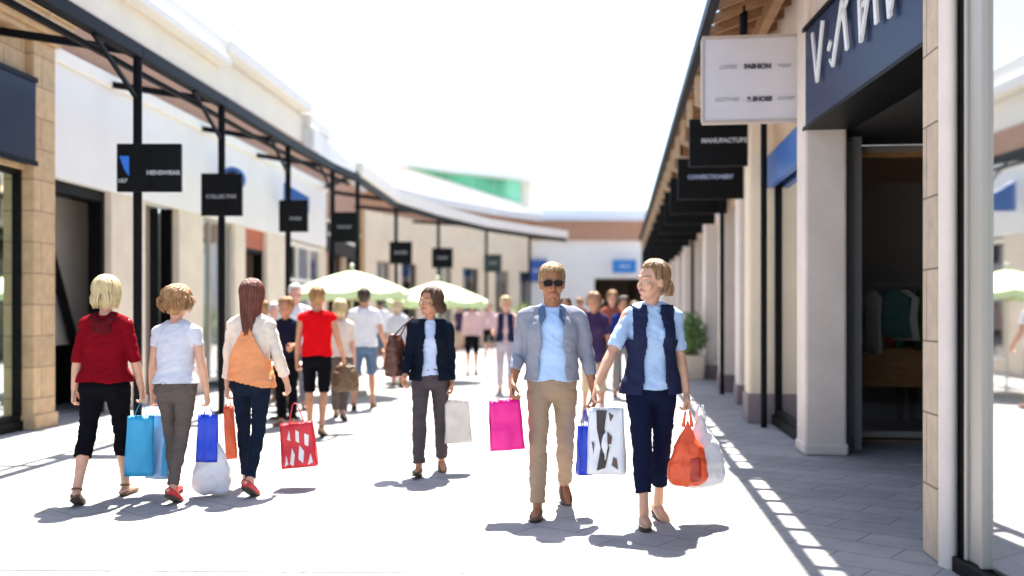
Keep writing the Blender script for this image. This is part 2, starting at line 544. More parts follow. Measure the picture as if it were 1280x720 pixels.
    organic(t, 'trousers' if plen > .6 else 'shorts', fabric(*pm), root, vc, 5, wrinkle=.0075 if near else .008, wscale=(9, 9, 17), seed=abs(x) + 1)
    # ---------------- shirt
    sm, hem, slv, sl_loose, flare = shirt
    t = MB()
    torso(t, hem, 1.462, .015 if not jacket or jacket[2] <= 0 else .010, 1., flare)
    shoulders(t, .012 if not jacket or jacket[2] <= 0 else .004); bust(t, .008)
    if hem < .95: glute(t, .02)
    for nm in 'LR':
        sh, elb, wr, ud, fd, hd = arms[nm]
        if slv <= 0: continue
        pts = [sh - ud * .0, sh.lerp(elb, min(1, slv * 2) * .5), sh.lerp(elb, min(1, slv * 2))]
        rs = [.056, .05, .044]
        if slv > .5:
            pts += [elb.lerp(wr, (slv - .5))]; rs += [.042]
            pts += [elb.lerp(wr, (slv - .5) * 2)]; rs += [.036]
        if jacket and jacket[2] > 0: rs = [r_ - .008 for r_ in rs]; pts = pts[:3]; rs = rs[:3]
        rs = [(r_ + sl_loose * (i / len(rs))) * k for i, r_ in enumerate(rs)]
        t.tube(pts, rs, 16)
        t.sphere(sh, .056 * k)
    hz = T((0, 0, hem)).z
    organic(t, 'shirt', fabric(*sm), root, vc, 6, wrinkle=.010 if near else .009, wscale=(6, 6, 8), seed=abs(x) + 2,
            cut=lambda co: (co[:, 2] < hz + .008 * np.sin(co[:, 0] * 22 + x * 5)) & (np.abs(co[:, 0]) < .2 * k) if True else None, thick=.003)
    # ---------------- open jacket / waistcoat
    if jacket:
        jm, jhem, jslv, gap = jacket
        t = MB()
        torso(t, jhem, 1.465, .034, 1., .012)
        shoulders(t, .017 if jslv > 0 else .026); bust(t, .022)
        if jhem < .95: glute(t, .03)
        for nm in 'LR':
            sh, elb, wr, ud, fd, hd = arms[nm]
            if jslv <= 0: continue
            pts = [sh, sh.lerp(elb, .5), elb]; rs = [.066, .060, .053]
            if jslv > .5:
                pts += [elb.lerp(wr, (jslv - .5)), elb.lerp(wr, (jslv - .5) * 2)]; rs += [.05, .043]
            t.tube(pts, [r_ * k for r_ in rs], 16); t.sphere(sh, .064 * k)
        zt = (1.46 * k + dz); zb = jhem * k + dz
        def cut(co):
            z = (co[:, 2] - zb) / (zt - zb)
            wv = gap * k * (1.12 - .55 * z) + .006 * np.sin(co[:, 2] * 30)
            return ((co[:, 1] > .0) & (np.abs(co[:, 0]) < wv)) | ((co[:, 2] < zb + .02)) | (co[:, 2] > zt + .012 + 10 * (jslv < 0))
        def cut2(co):
            c = cut(co)
            if jslv <= 0:   # arm holes of a sleeveless waistcoat
                for nm in 'LR':
                    sh = np.array(arms[nm][0]); sg = -1 if nm == 'L' else 1
                    c |= (sg * (co[:, 0] - sh[0]) > -.012) & (co[:, 2] > sh[2] - .16)
            return c
        organic(t, 'jacket' if jslv > 0 else 'waistcoat', fabric(*jm), root, vc, 6, wrinkle=.011, wscale=(6, 6, 7), seed=abs(x) + 3, cut=cut2, thick=.004)
    # ---------------- shoes
    shm, kind = shoes
    for nm in 'LR':
        hip, knee, ank, ff, fu, fr, td, sd_ = legs[nm]
        s = MB()
        a = ank - fu * .054 * k
        if kind == 'flat':
            s.loft([(a - ff * .066 * k - fu * .004, fr * .02 * k, fu * .022 * k), (a - ff * .05 * k, fr * .034 * k, fu * .034 * k), (a + ff * .0 * k, fr * .037 * k, fu * .036 * k), (a + ff * .06 * k - fu * .004, fr * .042 * k, fu * .030 * k),
                    (a + ff * .12 * k - fu * .010, fr * .045 * k, fu * .023 * k), (a + ff * .17 * k - fu * .014, fr * .034 * k, fu * .017 * k), (a + ff * .195 * k - fu * .017, fr * .014 * k, fu * .009 * k)], 18, 2.4)
        else:   # court shoe / sandal: straps over a wedge
            s.loft([(a - ff * .066 * k - fu * .01, fr * .02 * k, fu * .016 * k), (a - ff * .045 * k - fu * .008, fr * .036 * k, fu * .024 * k), (a + ff * .03 * k - fu * .012, fr * .038 * k, fu * .018 * k),
                    (a + ff * .11 * k - fu * .014, fr * .046 * k, fu * .026 * k), (a + ff * .17 * k - fu * .016, fr * .036 * k, fu * .018 * k), (a + ff * .19 * k - fu * .018, fr * .014 * k, fu * .009 * k)], 18, 2.4)
            s.loft([(ank - fu * .012 * k - ff * .002, fr * .042 * k, ff * .044 * k), (ank + fu * .004 * k - ff * .002, fr * .041 * k, ff * .043 * k)], 18)
        sh_o = organic(s, 'shoe', mat('shoe_' + shm[0], shm[1], .5, var=.1, vscale=20), root, .006 if near else .01, 2)
        so = MB()
        bz = a - fu * .031 * k
        so.loft([(bz - ff * .068 * k, fr * .018 * k, ff * .006 * k)] * 0 + [(bz + ff * .063 * k, ff * .134 * k, fr * .043 * k), (bz + ff * .063 * k - fu * .012 * k, ff * .132 * k, fr * .042 * k)], 24, 2.6)
        so.build('sole', mat('sole_dark', (.06, .045, .035), .8), sh_o, False)
    # ---------------- hair
    make_hair(root, HP, hr, hf, hu, hk, hair, near)
    if extras: extras(root, HP, hr, hf, hu, hk, T, TA, k, arms, legs)
    Mw = Matrix.Translation((x, y, 0)) @ Matrix.Rotation(yaw, 4, 'Z')
    W = {nm: Mw @ grips[nm] for nm in 'LR'}
    W['shL'] = Mw @ (arms['L'][0] + V((0, 0, .06 * k))); W['shR'] = Mw @ (arms['R'][0] + V((0, 0, .06 * k)))
    return root, W

def make_hair(root, HP, hr, hf, hu, hk, spec, near):
    nm, c1, c2, length, style = spec       # length below the ear line in metres
    rnd = random.Random(hash_(nm) + int(length * 1000))
    m = hairmat(nm, c1, c2)
    mb = MB()
    # scalp cap pushed back off the face
    vol = {'bob': 1.10, 'curly': 1.12, 'wavy': 1.08, 'long': 1.04}.get(style, 1.)
    mb.ball(HP(0, -.024, .038), hr * .082 * hk * vol, hf * .094 * hk, hu * .093 * hk * (1 + (vol - 1) * .6), 20, 12)
    if style != 'crop':
        mb.ball(HP(0, -.05, -.005), hr * .076 * hk, hf * .058 * hk, hu * .085 * hk, 18, 10)
    if style == 'crop':
        mb.ball(HP(0, -.038, .005), hr * .077 * hk, hf * .07 * hk, hu * .085 * hk, 18, 10)
    n = {'crop': 150, 'bob': 170, 'curly': 230, 'long': 150, 'pony': 150, 'wavy': 190, 'blur': 70}[style]
    n = n // 3 if not near else int(n * 2.2)
    for i in range(n):
        ph = rnd.uniform(-math.pi, math.pi)      # 0 = front
        front = abs(ph) < R(58)
        temple = abs(ph) < R(88)
        th0 = R(rnd.uniform(2, 40)); 
        if style in ('crop',): th1 = R(62 if front else (88 if temple else 118))
        elif front: th1 = R(rnd.uniform(50, 66))
        elif temple: th1 = R(rnd.uniform(80, 100))
        else: th1 = R(105 if style != 'curly' else rnd.uniform(85, 128))
        pts = []; N = 6
        jr = rnd.uniform(.98, 1.07); wob = rnd.uniform(0, 6.28)
        part = .02
        for j in range(N + 1):
            th = th0 + (th1 - th0) * j / N
            p2 = ph + (.25 * math.sin(j * .9 + wob) if style in ('curly', 'wavy') else .06 * math.sin(j + wob))
            rx, ry, rz = .082 * jr * vol, .097 * jr * (1 + (vol - 1) * .5), .096 * jr * (1 + (vol - 1) * .6)
            q = [math.sin(p2) * math.sin(th) * rx, math.cos(p2) * math.sin(th) * ry - .022, math.cos(th) * rz + .04]
            if style == 'curly':
                s = .012
                q = [q[0] * 1.06 + s * math.sin(j * 2.3 + wob), q[1] * 1.06 + s * math.cos(j * 2.1 + wob), q[2] + s * .5 * math.sin(j * 3 + wob)]
            pts.append(q)
        hang = 0
        if style not in ('crop', 'pony') and not front:
            hang = length * rnd.uniform(.55 if style == 'curly' else .8, 1.05) * (1 if not temple else .85)
        if hang > .02:
            x0, y0, z0 = pts[-1]
            NN = max(3, int(hang / .03))
            for j in range(1, NN + 1):
                f = j / NN
                wv = .01 * math.sin(j * 1.6 + wob) if style in ('wavy', 'curly') else .003 * math.sin(j * .9 + wob)
                puff = math.sin(f * math.pi * .8) * .022 if style in ('bob', 'wavy', 'curly') else 0
                conv = 1 - (.30 * f if style == 'bob' else .08 * f if style == 'curly' else (.45 * f if style == 'long' else .15 * f))
                pts.append([x0 * conv + wv + puff * math.copysign(1, x0), (y0 - puff * .6) * (1 - .08 * f) - (.03 * f if length > .2 else 0) + wv, z0 - hang * f])
        r0 = rnd.uniform(.0035, .0085) * (1.25 if style == 'curly' else 1) * (1.6 if not near else 1)
        L = len(pts)
        rad = [r0 * (.5 + .5 * min(1, j / 2)) * (1 - .75 * (j / (L - 1)) ** 2.2) * hk for j in range(L)]
        mb.tube([HP(*p) for p in pts], rad, 6, flat=.7)
    if style == 'pony':
        for i in range(22):
            w = rnd.uniform(0, 6.28); rr = rnd.uniform(0, .018)
            pts = []
            for j in range(7):
                f = j / 6
                pts.append((math.cos(w) * rr * (1 + f) + .004 * math.sin(j + w), -.11 - .035 * math.sin(f * 2.4) + math.sin(w) * rr, .02 - length * f))
            mb.tube([HP(*p) for p in pts], [.012 * hk * (1 - .7 * (j / 6) ** 2) for j in range(7)], 6)
    mb.build('hair', m, root, True)

def hash_(s):
    h = 0
    for ch in s: h = (h * 31 + ord(ch)) % 100003
    return h

# ------------------------------------------------------------------ bags
def paper_bag(label, grip, w, h, d, yaw, m, group='shopping bags carried by the shoppers', drop=.13, prints=None, swing=0, handle=None, m2=None):
    """carrier bag hanging from a grip point; local x = width, y = depth"""
    root = empty('shopping_bag', grip, yaw, label, 'bag', group)
    root.rotation_euler = (R(swing), R(((hash_(label) % 100) / 50 - 1) * 6), yaw)
    mb = MB()
    nx, nz = 9, 11
    rnd = random.Random(hash_(label))
    def pt(side, u, v):     # u across, v up
        bul = .012 * math.sin(math.pi * u) * (1 - v) + .022 * noise.noise(V((u * 2.6 + side * 9, v * 3.1, h * 31))) + .010 * abs(noise.noise(V((u * 6 + side * 9, v * 7, h * 17))))
        ww = w / 2 * (.95 + .10 * (1 - v) + .05 * noise.noise(V((side * 3, v * 2.4, h * 23)))); dd = d / 2 * (1 - .55 * v)
        z = -drop - h + h * v
        if side == 0: return (-ww + 2 * ww * u, -dd - bul, z)
        if side == 1: return (ww + bul * .3 - .25 * d * v * math.sin(math.pi * u), -dd + 2 * dd * u, z)
        if side == 2: return (ww - 2 * ww * u, dd + bul, z)
        return (-ww - bul * .3 + .25 * d * v * math.sin(math.pi * u), dd - 2 * dd * u, z)
    for sdn in range(4):
        vs = [pt(sdn, i / nx, j / nz) for j in range(nz + 1) for i in range(nx + 1)]
        fs = [(j * (nx + 1) + i, j * (nx + 1) + i + 1, (j + 1) * (nx + 1) + i + 1, (j + 1) * (nx + 1) + i) for j in range(nz) for i in range(nx)]
        mb.cur = 1 if (m2 and sdn in (1, 3)) else 0
        mb.add(vs, fs)
    mb.cur = 0
    mb.add([(-w / 2, -d / 2, -drop - h + .001), (w / 2, -d / 2, -drop - h + .001), (w / 2, d / 2, -drop - h + .001), (-w / 2, d / 2, -drop - h + .001)], [(0, 1, 2, 3)])
    bo = mb.build('bag_body', [m, m2 or m], root, True)
    md = bo.modifiers.new('s', 'SOLIDIFY'); md.thickness = .0015
    for sg in (-1, 1):
        q = MB()
        y0 = sg * d / 2 * .45
        q.tube([(-w * .22, y0, -drop - .015), (-w * .2, y0, -drop + .02), (-w * .07, y0 * .3, -.015), (0, 0, 0), (w * .07, y0 * .3, -.015), (w * .2, y0, -drop + .02), (w * .22, y0, -drop - .015)], .0028, 6)
        q.build('handle', handle or m, root, True)
    if prints:
        for (pm, quads) in prints:
            for poly in quads:      # polygons in bag face units (-1..1, 0..1), one print per side of the bag
                for side, yy in ((0, -1), (2, 1)):
                    p = MB(); vs = []
                    for (a, v) in poly:
                        u = (a + 1) / 2 if side == 0 else 1 - (a + 1) / 2
                        q_ = pt(side, min(1, max(0, u)), v)
                        vs.append((q_[0], q_[1] + yy * .006, q_[2]))
                    p.add(vs, [tuple(range(len(vs)))])
                    p.build('print', pm, root)
    return root

def plastic_bag(label, grip, w, h, d, yaw, m, group='shopping bags carried by the shoppers', drop=.04, blob=None, seed=1):
    root = empty('plastic_bag', grip, yaw, label, 'bag', group)
    t = MB()
    rings = []
    for f, a, b in ((0, .05, .10), (.07, .10, .16), (.2, .34, .4), (.4, .72, .8), (.65, .95, 1.), (.85, 1., .95), (.95, .9, .8), (1., .6, .5)):
        rings.append(((0, 0, -drop - h * f), (w / 2 * a, 0, 0), (0, d / 2 * b, 0)))
    t.loft(rings, 22, 2.5)
    organic(t, 'bag_body', m, root, .008, 2, wrinkle=.012, wscale=(9, 9, 6), seed=seed)
    for sg in (-1, 1):
        q = MB(); q.tube([(sg * .014, 0, .0), (sg * .02, 0, -drop * .6), (sg * .03, 0, -drop - h * .1)], [.007, .008, .014], 8, flat=.5)
        q.build('handle', m, root, True)
    if blob:
        bm_, sx_, z0, z1 = blob
        q = MB()
        rings = []
        for i in range(7):
            f = i / 6; z = -drop - h * (z0 + (z1 - z0) * f)
            e = np.interp(z0 + (z1 - z0) * f, (0, .2, .4, .65, .85, 1), (.07, .4, .8, 1., .95, .6))
            rings.append(((sx_, 0, z), (w / 2 * .38, 0, 0), (0, d / 2 * e * 1.12, 0)))
        q.loft(rings, 18, 2.6)
        organic(q, 'print', bm_, root, .007, 2, wrinkle=.008, wscale=(10, 10, 7), seed=seed + 4)
    return root
# ------------------------------------------------------------------ camera, sky, sun
cam = bpy.data.cameras.new('camera')
co_ = bpy.data.objects.new('camera', cam); COL.objects.link(co_)
co_.location = (0, 0, 1.43); co_.rotation_euler = (R(90), 0, 0)
cam.sensor_width = 36; cam.lens = 36 * 1200 / 1280
cam.shift_y = 30 / 1280
cam.clip_end = 600; cam.clip_start = .05
cam.dof.use_dof = True; cam.dof.focus_distance = 6.7; cam.dof.aperture_fstop = .75
scene.camera = co_
EL, AZ = 65, 3.0      # elevation, direction of the sun from +Y towards +X (degrees)
w = bpy.data.worlds.new('World'); scene.world = w; w.use_nodes = True
nt = w.node_tree; bg = nt.nodes['Background']
sky = nt.nodes.new('ShaderNodeTexSky'); sky.sky_type = 'NISHITA'; sky.sun_disc = False
sky.sun_elevation = R(EL); sky.sun_rotation = R(AZ); sky.air_density = 1.0; sky.dust_density = 1.3; sky.ozone_density = .8
nt.links.new(sky.outputs[0], bg.inputs[0]); bg.inputs[1].default_value = .09
sl = bpy.data.lights.new('sun', 'SUN'); sl.energy = 5.0; sl.angle = R(.6); sl.color = (1, .955, .88)
so_ = bpy.data.objects.new('sun', sl); COL.objects.link(so_)
sd = V((math.sin(R(AZ)) * math.cos(R(EL)), math.cos(R(AZ)) * math.cos(R(EL)), math.sin(R(EL))))
so_.rotation_euler = sd.to_track_quat('Z', 'Y').to_euler(); so_.location = (0, 0, 30)
vs_ = scene.view_settings
vs_.view_transform = 'Standard'; vs_.look = 'None'; vs_.gamma = 1; vs_.exposure = 2.05; vs_.use_curve_mapping = False

# ------------------------------------------------------------------ frames: local (s along, n towards the street, z)
class Frame:
    def __init__(s, p0, p1, side=1):
        s.o = V((p0[0], p0[1], 0)); s.u = (V((p1[0], p1[1], 0)) - s.o).normalized(); s.len = (V((p1[0], p1[1], 0)) - s.o).length
        s.n = V((s.u.y, -s.u.x, 0)) * side
        s.ang = math.atan2(s.u.y, s.u.x)
    def __call__(s, a, n, z): return s.o + s.u * a + s.n * n + V((0, 0, z))
d_ = V((.1093, .994, 0)).normalized(); nr_ = V((d_.y, -d_.x, 0))
def RF(a, l, z=0): return d_ * (a + .25) + nr_ * l + V((0, 0, z))      # right street frame: s, lateral, z

# ------------------------------------------------------------------ materials
m_pave = mat('paving', (.50, .48, .46), .75)
def paving_nodes():
    nt = m_pave.node_tree; b = nt.nodes['Principled BSDF']
    tc = nt.nodes.new('ShaderNodeTexCoord')
    mp = nt.nodes.new('ShaderNodeMapping'); mp.inputs['Rotation'].default_value = (0, 0, R(39))
    nt.links.new(tc.outputs['Object'], mp.inputs['Vector'])
    br = nt.nodes.new('ShaderNodeTexBrick')
    for k, v in (('Scale', 1.), ('Brick Width', .6), ('Row Height', .3), ('Mortar Size', .006), ('Mortar Smooth', .2)): br.inputs[k].default_value = v
    br.inputs['Color1'].default_value = (.37, .36, .356, 1); br.inputs['Color2'].default_value = (.32, .312, .308, 1); br.inputs['Mortar'].default_value = (.19, .18, .17, 1)
    nt.links.new(mp.outputs[0], br.inputs['Vector'])
    n = nt.nodes.new('ShaderNodeTexNoise'); n.inputs['Scale'].default_value = 1.3; n.inputs['Detail'].default_value = 9; n.inputs['Roughness'].default_value = .7
    nt.links.new(tc.outputs['Object'], n.inputs['Vector'])
    r = nt.nodes.new('ShaderNodeValToRGB'); r.color_ramp.elements[0].color = (.72, .71, .7, 1); r.color_ramp.elements[1].color = (1, 1, 1, 1); r.color_ramp.elements[0].position = .35; r.color_ramp.elements[1].position = .6
    nt.links.new(n.outputs['Fac'], r.inputs['Fac'])
    mx = nt.nodes.new('ShaderNodeMix'); mx.data_type = 'RGBA'; mx.blend_type = 'MULTIPLY'; mx.inputs[0].default_value = 1
    nt.links.new(br.outputs['Color'], mx.inputs[6]); nt.links.new(r.outputs['Color'], mx.inputs[7])
    nt.links.new(mx.outputs[2], b.inputs['Base Color'])
    bp = nt.nodes.new('ShaderNodeBump'); bp.inputs['Strength'].default_value = .5; bp.inputs['Distance'].default_value = .006
    nt.links.new(br.outputs['Fac'], bp.inputs['Height']); bp.invert = True
    nt.links.new(bp.outputs[0], b.inputs['Normal'])
paving_nodes()
m_sand = stone('sandstone', (.72, .49, .27), .75, .38, mortar=(.30, .21, .13), var=.1)
m_quoin = stone('quoin_stone', (.64, .49, .35), .9, .42, mortar=(.22, .16, .11), var=.16)
m_cream = mat('cream_render', (.80, .66, .48), .85, var=.07, vscale=1.2, bump=.15, bscale=60)
m_pink = mat('pale_pink_stone', (.74, .63, .55), .8, var=.08, vscale=2.2, bump=.2, bscale=45)
m_pier = mat('beige_render', (.78, .66, .51), .85, var=.08, vscale=2, bump=.15, bscale=60)
m_white = mat('white_render', (.85, .81, .75), .7, var=.03, vscale=1.1, bump=.1, bscale=50)
m_whitetrim = mat('white_trim', (.86, .80, .70), .6, var=.03, vscale=3)
m_roof = mat('pale_roof_metal', (.66, .64, .62), .5, var=.06, vscale=2)
m_brown = mat('brown_cladding', (.44, .24, .15), .75, var=.15, vscale=3, stretch=(1, 1, 6), bump=.2)
m_timber = mat('timber', (.30, .16, .075), .65, var=.35, vscale=6, stretch=(1, 1, 5), bump=.2)
m_tan = mat('tan_batten', (.52, .38, .24), .7, var=.15, vscale=8)
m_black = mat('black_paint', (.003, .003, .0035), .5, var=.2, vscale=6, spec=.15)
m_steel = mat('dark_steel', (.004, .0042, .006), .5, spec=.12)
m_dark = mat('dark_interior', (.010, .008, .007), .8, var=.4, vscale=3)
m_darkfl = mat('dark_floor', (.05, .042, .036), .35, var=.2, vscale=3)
m_navy = mat('navy_panel', (.003, .007, .026), .4, var=.12, vscale=5, spec=.25)
m_blue = mat('blue_panel', (.03, .12, .38), .4)
m_greyfr = mat('beige_aluminium', (.42, .38, .33), .4, metal=.2)
m_maroon = mat('maroon_trim', (.13, .035, .03), .5)
m_letter = mat('white_letter', (.82, .82, .82), .4)
m_grytxt = mat('grey_letter', (.45, .45, .46), .5)
m_dktxt = mat('dark_letter', (.06, .06, .08), .5)
m_signw = mat('white_sign', (.66, .63, .66), .45, var=.03)
m_glass = glass('shop_glass', (.75, .92, .86), .55, .9, .03, refl=(.85, 1, .93))
m_glassR = glass('bright_glass', (.72, .80, .80), .62, .95, .03)
m_glassD = glass('dark_glass', (.78, .74, .70), .09, .6, .03)
m_umb = mat('parasol_cloth', (.60, .74, .40), .8, var=.04, vscale=3)
m_wood = mat('warm_wood', (.50, .25, .10), .5, var=.3, vscale=5, stretch=(1, 6, 6))

def struct(o): o['kind'] = 'structure'; return o

# ------------------------------------------------------------------ ground
g = MB()
g.add([(-150, -60, 0), (150, -60, 0), (150, 260, 0), (-150, 260, 0)], [(0, 1, 2, 3)])
struct(g.build('ground', m_pave))
g = MB()
a, b = V((-9, 5.46, 0)), V((-.2, 5.26, 0))
g.beam(a + V((0, 0, .001)), b + V((0, 0, .001)), .035, .006)
struct(g.build('drain_channel', mat('drain_iron', (.12, .12, .13), .6)))

# ------------------------------------------------------------------ LEFT ROW
LA = Frame((-6.19, 7), (-4.94, 25.5))
def sY(px):     # distance along LA for a pixel column on the facade plane
    Y = 6.678 / ((640 - px) / 1200 + .069)
    return (Y - 7) / LA.u.y

def glazing(root, fr, s0, s1, z0, z1, n, gm, frm, mull=1, trans=(), fw=.06, depth=.08):
    f = MB()
    f.box(s0, s0 + fw, n - depth, n, z0, z1, fr); f.box(s1 - fw, s1, n - depth, n, z0, z1, fr)
    f.box(s0 + fw, s1 - fw, n - depth, n, z0, z0 + fw, fr); f.box(s0 + fw, s1 - fw, n - depth, n, z1 - fw, z1, fr)
    for i in range(1, mull):
        s = s0 + (s1 - s0) * i / mull
        f.box(s - fw * .4, s + fw * .4, n - depth, n - .005, z0 + fw, z1 - fw, fr)
    for z in trans:
        f.box(s0 + fw, s1 - fw, n - depth + .01, n - .01, z - fw * .4, z + fw * .4, fr)
    fo = f.build('window_frame', frm, root, bevel=.004)
    gl = MB(); gl.add([fr(s0 + fw * .5, n - depth * .55, z0 + fw * .5), fr(s1 - fw * .5, n - depth * .55, z0 + fw * .5), fr(s1 - fw * .5, n - depth * .55, z1 - fw * .5), fr(s0 + fw * .5, n - depth * .55, z1 - fw * .5)], [(0, 1, 2, 3)])
    gl.build('window_pane', gm, fo)
    return fo

def room(root, fr, s0, s1, n0, n1, z1, wallm, floorm, back=None):
    """interior shell behind an opening: n1 < n0"""
    r = MB()
    r.box(s0, s0 + .05, n1, n0, 0, z1, fr); r.box(s1 - .05, s1, n1, n0, 0, z1, fr)
    r.box(s0 + .05, s1 - .05, n1, n1 + .05, 0, z1, fr)
    r.box(s0 + .05, s1 - .05, n1 + .05, n0, z1 - .05, z1, fr)
    r.build('interior_wall', wallm, root)
    q = MB(); q.box(s0 + .05, s1 - .05, n1 + .05, n0, .0, .012, fr); q.build('interior_floor', floorm, root)

def mannequin(mb, c, k=1., rz=0):
    x, y, z = c
    mb.tube([(x, y, z + .75 * k), (x, y, z + .95 * k), (x, y, z + 1.08 * k), (x, y, z + 1.3 * k), (x, y, z + 1.42 * k), (x, y, z + 1.5 * k)], [.10, .15, .11, .15, .12, .04], 12, flat=.65)
    mb.sphere((x, y, z + 1.62 * k), .09)
    for s in (-1, 1):
        mb.tube([(x + s * .07, y, z + .85 * k), (x + s * .08, y, z + .45 * k), (x + s * .08, y, z)], [.085, .06, .04], 8)
        mb.tube([(x + s * .16, y, z + 1.4 * k), (x + s * .2, y, z + 1.1 * k), (x + s * .2, y + .03, z + .82 * k)], [.05, .04, .025], 8)

# ---- 1 sandstone shop, nearest on the left
root = empty('shop_building', LA(0, 0, 0), 0, 'sandstone shop with navy sign board and moulded cornice at the left edge of the photo', 'building', 'shops along the left row')
root.location = (0, 0, 0)
S1 = sY(60)
w_ = MB(); w_.box(-2.2, 4.62, -.35, 0, 3.15, 4.75, LA); w_.box(-2.2, -1.6, -.35, 0, 0, 3.15, LA); w_.box(1.3, 1.75, -.35, 0, 0, 3.15, LA)
w_.build('wall', m_sand, root, bevel=.01)
w_ = MB(); w_.box(4.62, S1, -.4, .10, .0, 4.75, LA); w_.box(4.6, S1 + .02, -.4, .13, 0, .18, LA)
w_.build('pier', m_sand, root, bevel=.012)
w_ = MB()
for (z0, z1, n) in ((4.75, 4.83, .16), (4.83, 4.90, .22), (4.90, 5.02, .30), (5.02, 5.10, .34)):
    w_.box(-2.2, S1 + n * .3, -.4, n, z0, z1, LA)
w_.build('cornice', m_sand, root, bevel=.015)
w_ = MB(); w_.box(-2.2, S1 - .1, -3, -.45, 4.75, 5.6, LA); w_.build('roof', m_roof, root)
glazing(root, LA, -1.6, 1.3, .12, 3.15, -.05, m_glass, m_black, 2, (), .07)
glazing(root, LA, 1.75, 4.62, .12, 3.15, -.05, m_glass, m_black, 1, (), .07)
w_ = MB(); w_.box(-1.6, 4.6, -.12, -.02, 0, .12, LA); w_.build('plinth', m_black, root)
room(root, LA, -2.1, 4.6, -.4, -5, 3.4, mat('shop_wall_pale', (.45, .5, .45), .8), m_pier)
q = MB()
MANN = [(LA(1.0 + i, -1.1 - .2 * (i % 2), 0), 'pale', 1.) for i in range(4)]
q = MB(); q.box(.02, 4.55, .03, .17, 3.2, 4.22, LA)
sg_ = q.build('sign_board', m_navy, root, bevel=.01)
q = MB()
q.box(.02, 4.57, .165, .185, 3.18, 3.24, LA); q.box(.02, 4.57, .165, .185, 4.18, 4.24, LA); q.build('sign_trim', m_black, sg_)

# ---- canopy rail & posts helpers
def rail_pt(fr, s, n, z): return fr(s, n, z)

# ---- 2 white fascia block
S18 = 18.5
root = empty('shop_building', (0, 0, 0), 0, 'long shop block with a plain white fascia band over its shopfronts on the left', 'building', 'shops along the left row')
q = MB()
q.box(S1, S18, -.3, .02, 3.15, 4.62, LA); q.build('fascia', m_white, root, bevel=.01)
q = MB(); q.box(S1, S18, -.3, .07, 4.62, 4.80, LA); q.build('fascia_trim', m_whitetrim, root, bevel=.01)
q = MB(); q.box(S1, S18, -.5, -.03, 4.80, 5.55, LA); q.build('upper_wall', m_brown, root)
q = MB(); q.box(S1 - 1.5, 11.0, -.6, -.06, 5.55, 6.05, LA); q.box(11.0, S18, -.6, -.06, 5.55, 6.2, LA); q.build('parapet_wall', mat('pale_parapet', (.84, .76, .64), .8, var=.04, vscale=1.5), root, bevel=.01)
q = MB(); q.box(-2, 11.1, -4.5, .18, 6.05, 6.2, LA); q.box(-2, 11.1, -4.5, .10, 6.2, 6.55, LA)
q.box(11.1, 16.6, -5.5, .20, 6.3, 6.55, LA); q.box(11.1, 16.6, -5.5, .08, 6.55, 7.0, LA)
q.box(11.1, 16.6, -5.5, -.1, 6.2, 6.3, LA)
q.box(16.6, S18, -5.5, .15, 6.0, 6.3, LA)
q.build('roof', m_white, root, bevel=.02)
def at(px): return sY(px)
piers = [(at(140), at(183)), (at(225), at(255)), (at(295), at(308)), (at(335), at(360)), (at(405), S18)]
for i, (a, b) in enumerate(piers):
    q = MB(); q.box(a, b, -.35, .0, 0, 3.15, LA); q.box(a - .01, b + .01, -.36, .03, 0, .15, LA)
    q.build('pier', m_pier, root, bevel=.012)
# opening A (px 60-140): black frame, pale partition, slanting dark beam, display table
a, b = at(62), at(140)
q = MB(); q.box(a, a + .09, -.3, -.1, 0, 3.15, LA); q.box(b - .1, b, -.3, -.1, 0, 3.15, LA); q.box(a + .09, b - .1, -.3, -.1, 3.0, 3.15, LA)
q.build('door_frame', m_black, root, bevel=.006)
room(root, LA, a - .5, b + 2.0, -.36, -4.2, 3.3, mat('shop_wall_warm', (.36, .31, .25), .85), mat('floor_pale', (.5, .48, .45), .5))
q = MB(); q.box(a + .35, b + 1.2, -.95, -.85, .95, 3.1, LA); q.build('partition', mat('partition_grey', (.62, .58, .52), .7), root)
q = MB(); q.beam(LA(a + .50, -.5, 3.05), LA(b + .30, -.7, .9), .1, .1); q.build('brace', m_black, root)
q = MB(); q.box(a + .1, b + 1.2, -3.0, -1.3, .0, .75, LA); q.box(a + .3, b + .9, -2.8, -1.5, .75, 1.15, LA); q.box(a + .0, b + 1.3, -3.1, -1.2, 1.15, 1.2, LA)
q.build('display_table', m_dark, root, bevel=.01)
# opening B door (183-225)
a, b = at(183), at(225)
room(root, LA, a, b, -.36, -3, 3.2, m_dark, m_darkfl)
q = MB(); q.box(a, a + .07, -.3, -.12, 0, 3.15, LA); q.box(b - .07, b, -.3, -.12, 0, 3.15, LA); q.build('door_frame', m_black, root)
q = MB(); q.box(a + .2, b - .2, -2.2, -1.7, 0, 2.3, LA); q.build('display_rack', mat('dark_red_cloth', (.12, .01, .02), .9, var=.4, vscale=9), root)
# window C (255-295)
glazing(root, LA, at(255), at(295), .15, 3.15, -.08, glass('teal_glass', (.45, .8, .78), .3, .85, .03), m_greyfr, 3)
room(root, LA, at(255), at(295), -.36, -2.5, 3.2, mat('teal_wall', (.2, .38, .38), .8), m_pier)
# door D (308-335)
a, b = at(308), at(335)
room(root, LA, a, b, -.36, -3, 3.2, mat('shop_wall_brown', (.2, .11, .06), .8), m_darkfl)
q = MB(); q.box(a, b, -.30, -.1, 2.75, 3.15, LA); q.build('transom', mat('terracotta_panel', (.5, .13, .06), .6, var=.15), root)
q = MB(); q.box(a, a + .07, -.3, -.1, 0, 2.75, LA); q.box(b - .07, b, -.3, -.1, 0, 2.75, LA); q.box(a + .07, b - .07, -.3, -.1, 2.66, 2.75, LA); q.build('door_frame', m_black, root)
